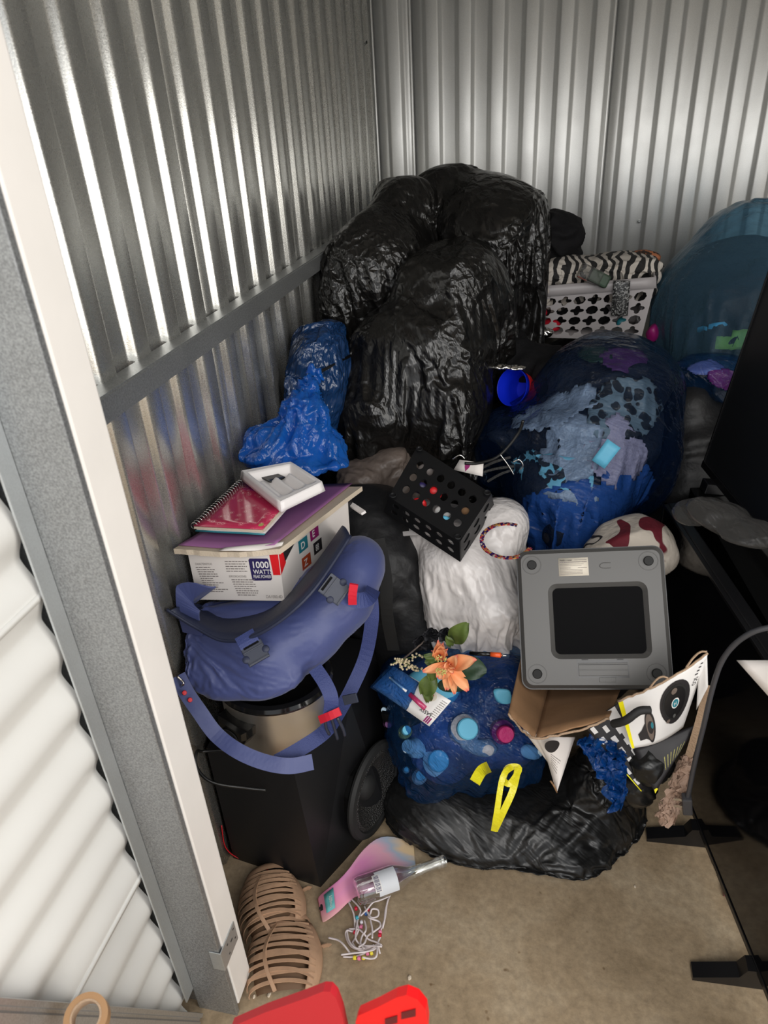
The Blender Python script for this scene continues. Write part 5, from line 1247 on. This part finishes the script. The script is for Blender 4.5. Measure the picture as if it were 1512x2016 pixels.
tube('barrel', [p0, p1], .0048, 'gloss_black', pn, 1, 12); tube('grip', [p1, p2], .0056, 'orange', pn, 1, 12); tube('tip', [p2, p3], .0034, 'chrome', pn, 1, 10, scalef=lambda t: 1 - .7 * t)
# ================================================================== televisions on the right
T0 = Vector((1.135, 1.205, 0)); td = Vector((-.189, .982, 0)).normalized(); tn = Vector((-td.y, td.x, 0)); tn = Vector((-.982, -.189, 0)).normalized()
def tvp(s_, h, dpt=0): return T0 + td * s_ + tn * dpt + Vector((0, 0, h))
tv = thing('television', 'large flat television with glossy screen standing on two black feet at the right', 'television', tuple(tvp(0, 0)))
m_tv = Matrix(((td.x, 0, -tn.x, T0.x), (td.y, 0, -tn.y, T0.y), (0, 1, 0, 0), (0, 0, 0, 1)))
m_tv = Matrix(((td.x, 0, tn.x, T0.x), (td.y, 0, tn.y, T0.y), (0, 1, 0, 0), (0, 0, 0, 1)))
S0, S1, Z0, Z1 = -.62, .565, .052, .655
box('back_shell', (S0, Z0, -.035), (S1, Z1, -.006), 'tv_bezel', tv, .004, m_tv)
for a_, b_, c_, d_ in ((S0, Z0, S1, Z0 + .014), (S0, Z1 - .009, S1, Z1), (S0, Z0, S0 + .009, Z1), (S1 - .009, Z0, S1, Z1)):
    box('bezel', (a_, b_, -.006), (c_, d_, .004), 'tv_bezel', tv, .001, m_tv)
box('screen', (S0 + .009, Z0 + .014, -.006), (S1 - .009, Z1 - .009, .0015), 'tv_glass', tv, 0, m_tv)
box('indicator', (-.08, Z0 + .001, .004), (-.055, Z0 + .006, .0048), 'chrome', tv, 0, m_tv)
for s_, out in ((.045, .115), (-.275, .115)):
    q = tvp(s_, 0); o_ = Vector((-1, -.05, 0)).normalized(); pts = [q - o_ * .12, q, q + o_ * (out - .0)]
    bm = bmesh.new(); wd = .016; y_ = Vector((0, 1, 0))
    prof_ = [(-.12, .002, .010), (-.03, .002, .030), (.0, .002, .062), (.018, .002, .060), (.03, .002, .034), (out, .002, .012)]
    ra, rb = [], []
    for a, z0_, z1_ in prof_:
        for k, lst in ((-1, ra), (1, rb)): lst.append((bm.verts.new(q + o_ * a + y_ * wd * k / 1 + Vector((0, 0, z0_))), bm.verts.new(q + o_ * a + y_ * wd * k + Vector((0, 0, z1_)))))
    for i in range(len(prof_) - 1):
        bm.faces.new((ra[i][0], ra[i + 1][0], ra[i + 1][1], ra[i][1])); bm.faces.new((rb[i][0], rb[i][1], rb[i + 1][1], rb[i + 1][0]))
        bm.faces.new((ra[i][1], ra[i + 1][1], rb[i + 1][1], rb[i][1])); bm.faces.new((ra[i][0], rb[i][0], rb[i + 1][0], ra[i + 1][0]))
    bm.faces.new((ra[0][0], ra[0][1], rb[0][1], rb[0][0])); bm.faces.new((ra[-1][0], rb[-1][0], rb[-1][1], ra[-1][1]))
    frombm('foot', bm, 'tv_bezel', tv, False, .002)
# black cabinet behind, with a second dark panel on it
cab = thing('black_cabinet', 'low black cabinet in the shadow behind the standing television', 'cabinet', (1.4, 1.75, 0))
prism('cabinet_body', [(1.19, 1.32), (1.75, 1.42), (1.62, 2.02), (1.12, 1.93)], 0, .615, 'gloss_black', cab, .004)
pb_, pc_ = at(1388, 905, y=1.98), at(1512, 1050, y=1.60)
zb_ = .645; pb_ = at(1388, 905, z=.668); pc_ = at(1512, 1052, z=.668); pt_ = at(1512, 600, y=1.97)
hdir = (pc_ - pb_).normalized(); pn2 = thing('television', 'upright dark flat screen panel leaning behind the standing television', 'television', tuple(pb_))
upd = (pt_ - pb_); upd -= hdir * upd.dot(hdir); upd.normalize(); mp_ = frame(pb_, hdir, upd)
sgn = 1 if (mp_.to_3x3() @ Vector((0, 0, 1))).dot(CAM - pb_) > 0 else -1
box('panel_body', (0, -.022, -.030 * sgn), (.85, .56, -.0), 'panel_glass', pn2, .002, mp_)
box('bezel', (0, -.022, 0), (.85, -.002, .006 * sgn) if sgn > 0 else (.85, -.002, .0), 'tv_bezel', pn2, .001, mp_)
box('bezel', (0, -.002, 0), (.006, .56, .004), 'tv_bezel', pn2, .0005, mp_)
for s_ in (.08, .7): box('foot', (s_, -.05, -.05), (s_ + .04, -.02, .03), 'tv_bezel', pn2, .002, mp_)
sack('clear_plastic', 'crumpled clear plastic sheet in front of the leaning dark panel', [E(1420, 1020, 1.50, (.085, .06, .03), (0, 20, 0)), E(1470, 1050, 1.44, (.06, .05, .02)), E(1360, 1010, 1.55, (.05, .05, .03))], 'clearfilm', [('ridge', 8, .018, (.7, -.5, -.5), 4), ('crumple', 22, .008)], .006, ((None, None), (None, None), (.62, None)), cat='plastic')
# paper sheet and cord in front of the screen
ppp = Patch(at(1450, 1300, y=.98), at(1560, 1424, y=.90), at(1640, 1320, y=.88), at(1560, 1300, y=.96)); 
tag(ppp.mesh('paper_sheet', 'whitecard', None, 6, 6, .0008), 'white paper sheet with a sharp corner in front of the television screen', 'paper')
pc = thing('power_cord', 'thick dark grey power cord with a two pin plug hanging in front of the television', 'cord', tuple(at(1345, 1585, y=1.03)))
tube('cable', [at(1600, 1232, y=.98), at(1512, 1236, y=.99), at(1462, 1256, y=1.0), at(1425, 1295, y=1.01), at(1404, 1350, y=1.02), at(1385, 1430, y=1.03), at(1368, 1500, y=1.03), at(1356, 1560, y=1.03), at(1352, 1572, y=1.03)], .0045, 'cord', pc, 8, 10)
q0, q1 = at(1352, 1568, y=1.03), at(1353, 1598, y=1.03)
mq = frame(q0, q1 - q0, (0, -1, 0)); box('plug', (0, -.010, -.009), ((q1 - q0).length, .010, .009), 'cord', pc, .003, mq)
for k in (.28, .72):
    a_ = q0.lerp(q1, k); ribbon('prong', [a_, a_ + Vector((-.024, 0, .0))], .006, .0015, 'chrome', pc, (0, 1, 0), 1)
tag(box('pink_scrap', (0, 0, 0), (.022, .03, .004), simple('dusty_pink', (.28, .07, .09), .6), None, .001, Matrix.Translation(at(1425, 1765, z=.001))), 'dusty pink scrap on the concrete at the foot of the television', 'scrap')
run_cloth(20)
for f_ in LATER: f_()
# ================================================================== foreground floor things
def boot(cx, cy, ang, length, wd, hgt, label, nstr, flip=0):
    c_ = at(cx, cy, z=.0); b = thing('boot', label, 'boot', tuple(c_))
    ca, sa = math.cos(ang), math.sin(ang)
    ax_ = Vector((ca, sa, 0)); sd_ = Vector((sa, -ca, 0))   # axis direction and the side the heel panel is on
    def sh(t, a, k=1.0):
        """t along the axis 0..1, a angle over the arch: 0 = heel panel side, pi = far side"""
        w_ = wd * (1 - .25 * (t - .45) ** 2 * 4) * k; h_ = hgt * (1 - .35 * (t - .5) ** 2 * 4) * k
        return c_ + ax_ * ((t - .5) * length - .010 * math.sin(a)) + sd_ * (w_ * math.cos(a)) + Vector((0, 0, .004 + h_ * (math.sin(a) if math.sin(a) > 0 else 0)))
    def strip(name, ts, as_, wl_, mat, th=.0022):
        pts = [sh(t, a) for t, a in zip(ts, as_)]; vs = []; fs = []
        n = len(pts)
        for i, (t, a) in enumerate(zip(ts, as_)):
            d = (pts[min(i + 1, n - 1)] - pts[max(i - 1, 0)]).normalized()
            o_ = sh(t, a, 1.06) - sh(t, a); o_ = o_.normalized() if o_.length > 1e-5 else Vector((0, 0, 1)); s2_ = d.cross(o_).normalized()
            for q in (-.5, .5):
                vs.append(pts[i] + s2_ * q * wl_); vs.append(pts[i] + s2_ * q * wl_ + o_ * th)
        for i in range(n - 1):
            a_ = 4 * i; fs += [(a_, a_ + 2, a_ + 6, a_ + 4), (a_ + 1, a_ + 5, a_ + 7, a_ + 3), (a_, a_ + 4, a_ + 5, a_ + 1), (a_ + 2, a_ + 3, a_ + 7, a_ + 6)]
        return pyd(name, vs, fs, mat, b)
    for i in range(nstr):
        t0 = .08 + .84 * i / (nstr - 1); bend = .14 * math.sin(i * 2.1) + .12
        n = 16; as_ = [.55 + 2.6 * k / n for k in range(n + 1)]
        ts = [t0 + bend * math.sin(math.pi * k / n) * .5 + .10 * (k / n) ** 2 * (t0 - .3) for k in range(n + 1)]
        strip('strap', ts, as_, .0075 + .001 * math.sin(i * 1.7), 'tan')
    n = 14; strip('spine_strap', [.03 + .94 * k / n for k in range(n + 1)], [1.75 + .25 * math.sin(k / n * 3) for k in range(n + 1)], .008, 'tan', .0034)
    # heel panel wraps the near side
    vs = []; fs = []; N1, N2 = 12, 8
    for j in range(N2 + 1):
        for i in range(N1 + 1):
            t = .02 + .96 * i / N1; a = -.15 + .95 * j / N2; vs.append(sh(t, max(a, 0), 1.03) + (Vector((0, 0, 0)) if a > 0 else -sd_ * .03 * (-a / .15)))
    fs = [(j * (N1 + 1) + i, j * (N1 + 1) + i + 1, (j + 1) * (N1 + 1) + i + 1, (j + 1) * (N1 + 1) + i) for j in range(N2) for i in range(N1)]
    o = pyd('heel_panel', vs, fs, 'tan', b, True); md = o.modifiers.new('s', 'SOLIDIFY'); md.thickness = .003
    vs = []; fs = []
    for j in range(9):
        for i in range(13):
            t = .05 + .90 * i / 12; a = .15 + (math.pi - .3) * j / 8; vs.append(sh(t, a, .80))
    fs = [(j * 13 + i, j * 13 + i + 1, (j + 1) * 13 + i + 1, (j + 1) * 13 + i) for j in range(8) for i in range(12)]
    pyd('lining', vs, fs, 'tan_dark', b, True)
    # toe / sole cap at the far end
    vs = []; fs = []
    for j in range(7):
        for i in range(9):
            t = 1.0 + .22 * math.sin(math.pi / 2 * j / 6); k = math.cos(math.pi / 2 * j / 6.3); a = math.pi * i / 8
            w_ = wd * .70 * k; h_ = hgt * .62 * k; vs.append(c_ + ax_ * ((t - .5) * length) + sd_ * w_ * math.cos(a) + Vector((0, 0, .004 + h_ * math.sin(a))))
    fs = [(j * 9 + i, j * 9 + i + 1, (j + 1) * 9 + i + 1, (j + 1) * 9 + i) for j in range(6) for i in range(8)]
    pyd('toe_cap', vs, fs, 'tan', b, True)
    q = sh(.62, .02, 1.03); ribbon('pull_tab', [q, q + sd_ * .012 + Vector((0, 0, .004)), q + sd_ * .018], .012, .002, 'tan', b, ax_, 3)
    return b
boot(536, 1788, math.radians(118), .145, .076, .060, 'tan strappy leather boot lying nearer the black speaker cabinet', 13)
boot(560, 1893, math.radians(108), .150, .082, .055, 'tan strappy leather boot lying nearer the white door post', 12)
tag(tube('red_wire', [at(436, 1625, y=1.0), at(444, 1668, y=1.0), at(470, 1690, z=.004), at(510, 1700, z=.003), at(540, 1725, z=.003), at(556, 1742, z=.003), at(562, 1760, z=.02)], .0014, 'red', n=6), 'thin red wire trailing from the black cabinet to the boots', 'wire')
# pink card, glass bottle, beaded cord
def cardf(u, v): return Vector((0, 0, .028 * math.sin(math.pi * u) + .03 * u * v))
cP = Patch(at(634, 1818, z=.002), at(800, 1745, z=.002), at(817, 1663, z=.03), at(623, 1768, z=.004), 0, cardf)
pk = thing('backing_card', 'pink and yellow tie dye backing card curled under the clear glass bottle', 'card', tuple(at(720, 1740, z=0)))
outl = [(623, 1768), (634, 1818), (655, 1805), (700, 1760), (740, 1760), (780, 1740), (820, 1716), (817, 1660), (800, 1652), (772, 1645), (750, 1644), (728, 1658), (705, 1683), (690, 1708), (665, 1735)]
def zc(px, py): t = (px - 623) / 197; return .004 + .045 * math.sin(math.pi * min(1, t * .95)) * (1 if py < 1720 else .6) + (.02 if px > 780 else 0) 
top_ = [(623, 1768), (640, 1752), (665, 1735), (690, 1708), (705, 1683), (728, 1658), (750, 1644), (775, 1645), (800, 1653), (816, 1662)]
bot_ = [(634, 1818), (645, 1812), (665, 1798), (690, 1772), (705, 1762), (730, 1758), (755, 1752), (780, 1742), (800, 1730), (820, 1715)]
nv_ = 8; vs = []; uv = []
for j in range(nv_ + 1):
    v = j / nv_
    for i, (a, b) in enumerate(zip(bot_, top_)):
        px = a[0] + (b[0] - a[0]) * v; py = a[1] + (b[1] - a[1]) * v; t = i / (len(top_) - 1)
        z_ = .004 + .040 * math.sin(math.pi * min(1, t)) * (.25 + .75 * v) + .012 * v * math.sin(t * 6); vs.append(at(px, py, z=max(.002, z_))); uv.append((t * .75 + v * .25, v))
nc = len(top_); fs = [(j * nc + i, j * nc + i + 1, (j + 1) * nc + i + 1, (j + 1) * nc + i) for j in range(nv_) for i in range(nc - 1)]
o = pyd('card_sheet', vs, fs, 'rainbow', pk, True, uv); md = o.modifiers.new('s', 'SOLIDIFY'); md.thickness = .0012; md2 = o.modifiers.new('ss', 'SUBSURF'); md2.levels = md2.render_levels = 1
cl = Patch(at(643, 1798, z=.022), at(660, 1787, z=.026), at(656, 1747, z=.034), at(637, 1762, z=.026)); lbp = cl.mesh('brand_label', 'tealprint', pk, 3, 3, .0006) if 'tealprint' in M else cl.mesh('brand_label', simple('teal_print', (.14, .46, .47), .5), pk, 3, 3, .0006)
cl.text('twinkle', .62, .90, .42, 'whiteink', lbp, .001, 1, .52, (0, -1)) if False else cl.text('smiggle', .72, .12, .45, 'whiteink', lbp, .001, .50, 1, (0, 1)) if False else None
cl.text('snuggly', .70, .10, .30, 'whiteink', lbp, .001, .72, 1.5, (0, 1))
hg = Patch(at(630, 1797, z=.010), at(637, 1793, z=.010), at(636, 1778, z=.010), at(630, 1780, z=.010)); hg.poly('hang_hole', [(.1, .1), (.9, .1), (.9, .9), (.1, .9), (.1, .65), (-.3, .65), (-.3, .35), (.1, .35)], 'ink', pk, .001)
gb = thing('glass_bottle', 'empty clear glass bottle with a barcode label lying on the pink card', 'bottle', tuple(at(750, 1735, z=.0)))
gq0, gq1 = at(700, 1757, z=.042), at(877, 1694, z=.030)
mg = Matrix.Translation(gq0) @ (gq1 - gq0).to_track_quat('Z', 'Y').to_matrix().to_4x4(); GL = (gq1 - gq0).length
lathe('bottle_body', [(0, .004), (.020, .0), (.028, .003), (.031, .010), (.031, .085), (.030, .095), (.024, .112), (.015, .130), (.0125, .150), (.012, GL - .025), (.0135, GL - .022), (.0135, GL - .016), (.0125, GL - .014), (.0140, GL - .010), (.0140, GL - .002), (.012, GL), (.0105, GL), (.0100, GL - .03), (.0105, .150), (.013, .131), (.022, .111), (.028, .094), (.029, .085), (.029, .012), (.024, .007), (0, .009)], 'glass', gb, mg, 40)
def curved(name, z0, z1, a0, a1, mat, parent, r=.0315, n=10):
    vs = []; fs = []
    for i in range(n + 1):
        a = a0 + (a1 - a0) * i / n
        for z in (z0, z1): vs.append(mg @ Vector((r * math.cos(a), r * math.sin(a), z)))
    fs = [(2 * i, 2 * i + 1, 2 * i + 3, 2 * i + 2) for i in range(n)]
    return pyd(name, vs, fs, mat, parent, True)
tc = mg.inverted().to_3x3() @ (CAM - gq0); ac = math.atan2(tc.y, tc.x)
lbb = curved('paper_label', .048, .096, ac - .95, ac + .95, simple('pale_blue_label', (.70, .72, .76), .5), gb)
bc = curved('barcode_panel', .040, .056, ac - .7, ac + .55, 'whiteink', gb, .0318)
for i in range(14): a = ac - .62 + i * .08; curved('barcode_bar', .042, .054, a, a + (.045 if i % 3 else .025), 'navyink', bc, .0321, 2)
lk = thing('beaded_lanyard', 'tangle of white cotton cords with coloured beads below the glass bottle', 'lanyard', tuple(at(715, 1830, z=0)))
def CZ(px, py, z=.006): return at(610 + px / 5.214, 1640 + py / 5.214, z=z)
strands = [[(300, 590), (390, 700), (450, 830), (460, 960), (440, 1010), (380, 1000), (370, 1060), (420, 1160), (520, 1200), (620, 1180), (700, 1140), (740, 1160)],
    [(340, 600), (450, 700), (520, 790), (500, 860), (480, 960), (470, 1080), (530, 1150), (640, 1160), (740, 1165)],
    [(560, 750), (600, 830), (640, 870), (700, 850), (700, 790), (640, 780), (620, 830), (600, 860), (630, 880), (710, 910), (720, 960), (660, 1010), (590, 1060), (560, 1130), (500, 1170)],
    [(830, 640), (720, 690), (650, 710), (590, 780), (520, 850)], [(815, 650), (790, 740), (770, 880), (730, 990), (725, 1060), (700, 1130), (720, 1240)],
    [(805, 670), (775, 800), (765, 900), (745, 980)], [(190, 1075), (290, 1100), (350, 1150), (410, 1230)], [(320, 1250), (430, 1235), (560, 1220), (650, 1200), (690, 1180), (680, 1270), (620, 1290), (540, 1275)],
    [(340, 1270), (450, 1270), (560, 1235), (680, 1165), (730, 1150)], [(400, 985), (500, 990), (560, 1040), (600, 1090), (680, 1120), (735, 1150)], [(560, 900), (575, 960), (570, 1010), (540, 1050), (520, 1130), (560, 1190)],
    [(620, 890), (640, 980), (640, 1080)], [(460, 870), (480, 920), (500, 990), (460, 1090), (440, 1130), (500, 1200), (590, 1190)], [(380, 990), (400, 1100), (470, 1180), (580, 1180), (660, 1150)]]
for k, s_ in enumerate(strands):
    tube('cord', [CZ(x, y, .004 + .004 * (k % 4) + .003 * (i % 3)) for i, (x, y) in enumerate(s_)], .0021, 'cordwhite', lk, 5, 6)
bead_m = {}
for nm, c_ in (('red', (.65, .01, .04)), ('pink', (.80, .22, .38)), ('yellow', (.85, .72, .05)), ('blue', (.02, .10, .35)), ('aqua', (.04, .38, .48)), ('white', (.75, .72, .78))):
    bead_m[nm] = simple(nm + '_bead', c_, .25)
for x, y, c_ in ((475, 775, 'red'), (598, 785, 'red'), (465, 1020, 'red'), (722, 1015, 'pink'), (720, 1048, 'red'), (485, 868, 'aqua'), (577, 828, 'blue'), (405, 685, 'white'), (530, 915, 'white'), (528, 962, 'pink'), (462, 1280, 'yellow'), (507, 1285, 'pink'), (552, 1280, 'yellow'), (592, 1235, 'pink'), (632, 1232, 'yellow')):
    q = CZ(x, y, .010); lathe('bead', [(.0018, -.0035), (.0040, -.003), (.0046, 0), (.0040, .003), (.0018, .0035)], bead_m[c_], lk, Matrix.Translation(q) @ Vector((.6, .2 * (x % 3), .1)).to_track_quat('Z', 'Y').to_matrix().to_4x4(), 14)
for i, (px, py, s_) in enumerate(((806, 1925, .004), (530, 1958, .004), (500, 1962, .003), (1250, 1745, .003), (630, 1690, .002))):
    tag(blob('debris', [ell(at(px, py, z=.002), (s_, s_ * 1.6, .0022))], .0012, 'cream', [('noise', 300, .001)], sm=1), ('wood chip on the bare concrete below the flowers side', 'pale crumb by the white post foot, nearer the boots', 'pale crumb nearest the white post foot', 'pale crumb right of the front black bag', 'tiny pale crumb on the black cabinet corner floor')[i] if False else ('largest pale chip, alone on the open concrete', 'pale crumb below the tan boot', 'pale crumb close to the foot of the white post', 'small crumb on the concrete under the right end of the front black bag', 'small crumb between the black cabinet and the pink card')[i], 'crumb')
# ================================================================== red handled tools near the lens
def grip(corners, y, label, nm):
    pass
rt = thing('red_tool', 'blurred red plastic paddle handle at the bottom edge, nearest the tan boots', 'tool', (.66, .33, 0))
def slab(name, pts, mat, parent, th=.012):
    P_ = [Vector(p) for p in pts]; n_ = (P_[1] - P_[0]).cross(P_[2] - P_[0]).normalized(); bm = bmesh.new()
    a = [bm.verts.new(p) for p in P_]; b = [bm.verts.new(p - n_ * th * (1 if n_.dot(CAM - P_[0]) > 0 else -1)) for p in P_]
    bm.faces.new(a); bm.faces.new(b[::-1])
    for i in range(len(a)): bm.faces.new((a[i], a[(i + 1) % len(a)], b[(i + 1) % len(a)], b[i]))
    return frombm(name, bm, mat, parent, False, .004, 3)
yr = .44
slab('paddle', [at(455, 2022, y=yr), at(520, 1994, y=yr), at(600, 1966, y=yr), at(636, 1952, y=yr), at(650, 1953, y=yr), at(661, 1965, y=yr), at(672, 1995, y=yr), at(682, 2040, y=yr), at(690, 2140, y=yr), at(440, 2140, y=yr)], simple('dull_red_plastic', (.52, .012, .022), .55), rt)
pm = at(570, 2080, y=yr + .01); tube('shaft', [pm, Vector((pm.x, pm.y, .0))], .012, 'scale_dark', rt, 1, 12)
rt2 = thing('red_tool', 'bright red plastic grip with dark moulded marks at the bottom edge', 'tool', (.76, .33, 0))
slab('grip', [at(700, 2012, y=yr), at(705, 2000, y=yr), at(745, 1982, y=yr), at(780, 1964, y=yr), at(800, 1959, y=yr), at(822, 1968, y=yr), at(838, 1988, y=yr), at(842, 2015, y=yr), at(838, 2140, y=yr), at(705, 2140, y=yr)], simple('bright_red_plastic', (.80, .004, .006), .45), rt2)
for px, py, w_ in ((770, 2010, 12), (804, 1997, 14)):
    M['darkred'] = M.get('darkred') or simple('dark_red', (.12, .004, .006), .6); gq = [at(px - w_, py - 3, y=yr - .001), at(px + w_, py - 10, y=yr - .001), at(px + w_, py + 4, y=yr - .001), at(px - w_, py + 10, y=yr - .001)]; slab('moulded_mark', gq, 'darkred', rt2, .002)
pm = at(772, 2080, y=yr + .01); tube('shaft', [pm, Vector((pm.x, pm.y, .0))], .012, 'scale_dark', rt2, 1, 12)
tr2 = thing('tape_roll', 'blurred brown tape roll at the bottom left edge', 'tape', tuple(at(170, 1985, y=.33)))
qc = at(172, 2004, x=.16); qn = (CAM - qc).normalized(); mm_ = Matrix.Translation(qc) @ (qn + Vector((0, -.2, .9))).to_track_quat('Z', 'Y').to_matrix().to_4x4()
lathe('tape_ring', [(.020, -.012), (.028, -.012), (.028, .012), (.020, .012), (.020, -.012)], simple('brown_tape', (.36, .20, .09), .35), tr2, mm_, 32)
lathe('core', [(.0175, -.0125), (.020, -.0125), (.020, .0125), (.0175, .0125), (.0175, -.0125)], 'kraft_edge', tr2, mm_, 32)

# groups for the kinds that repeat
for pre, grp in (('trash_bag', 'black trash bags in the heap'), ('plastic_bag', 'blue plastic bags in the heap'), ('cloth', 'cloths in the clear bags and the basket'), ('dark_clothes', 'dark clothes inside and under the bags'),
                 ('bottle', 'bottles in the blue bag'), ('packet', 'packets in the blue bag of bottles'), ('boot', 'pair of tan strappy boots'), ('television', 'flat screens on the right'), ('notebook', 'notebooks on the purple pad'),
                 ('trinket', 'trinkets in the black perforated basket'), ('clear_hanger', 'clear hanger arms'), ('wire_hook', 'wire hooks by the paper tag'), ('debris', 'crumbs on the floor'), ('red_tool', 'red handled tools'), ('speaker_cabinet', 'black speaker cabinets'), ('artificial_flower', 'artificial flowers on the blue bag'), ('foil_wrapper', 'foil wrappers by the basket')):
    m_ = [o for o in sc.objects if o.parent is None and o.name.split('.')[0] == pre]
    if len(m_) > 1:
        for o in m_: o['group'] = grp
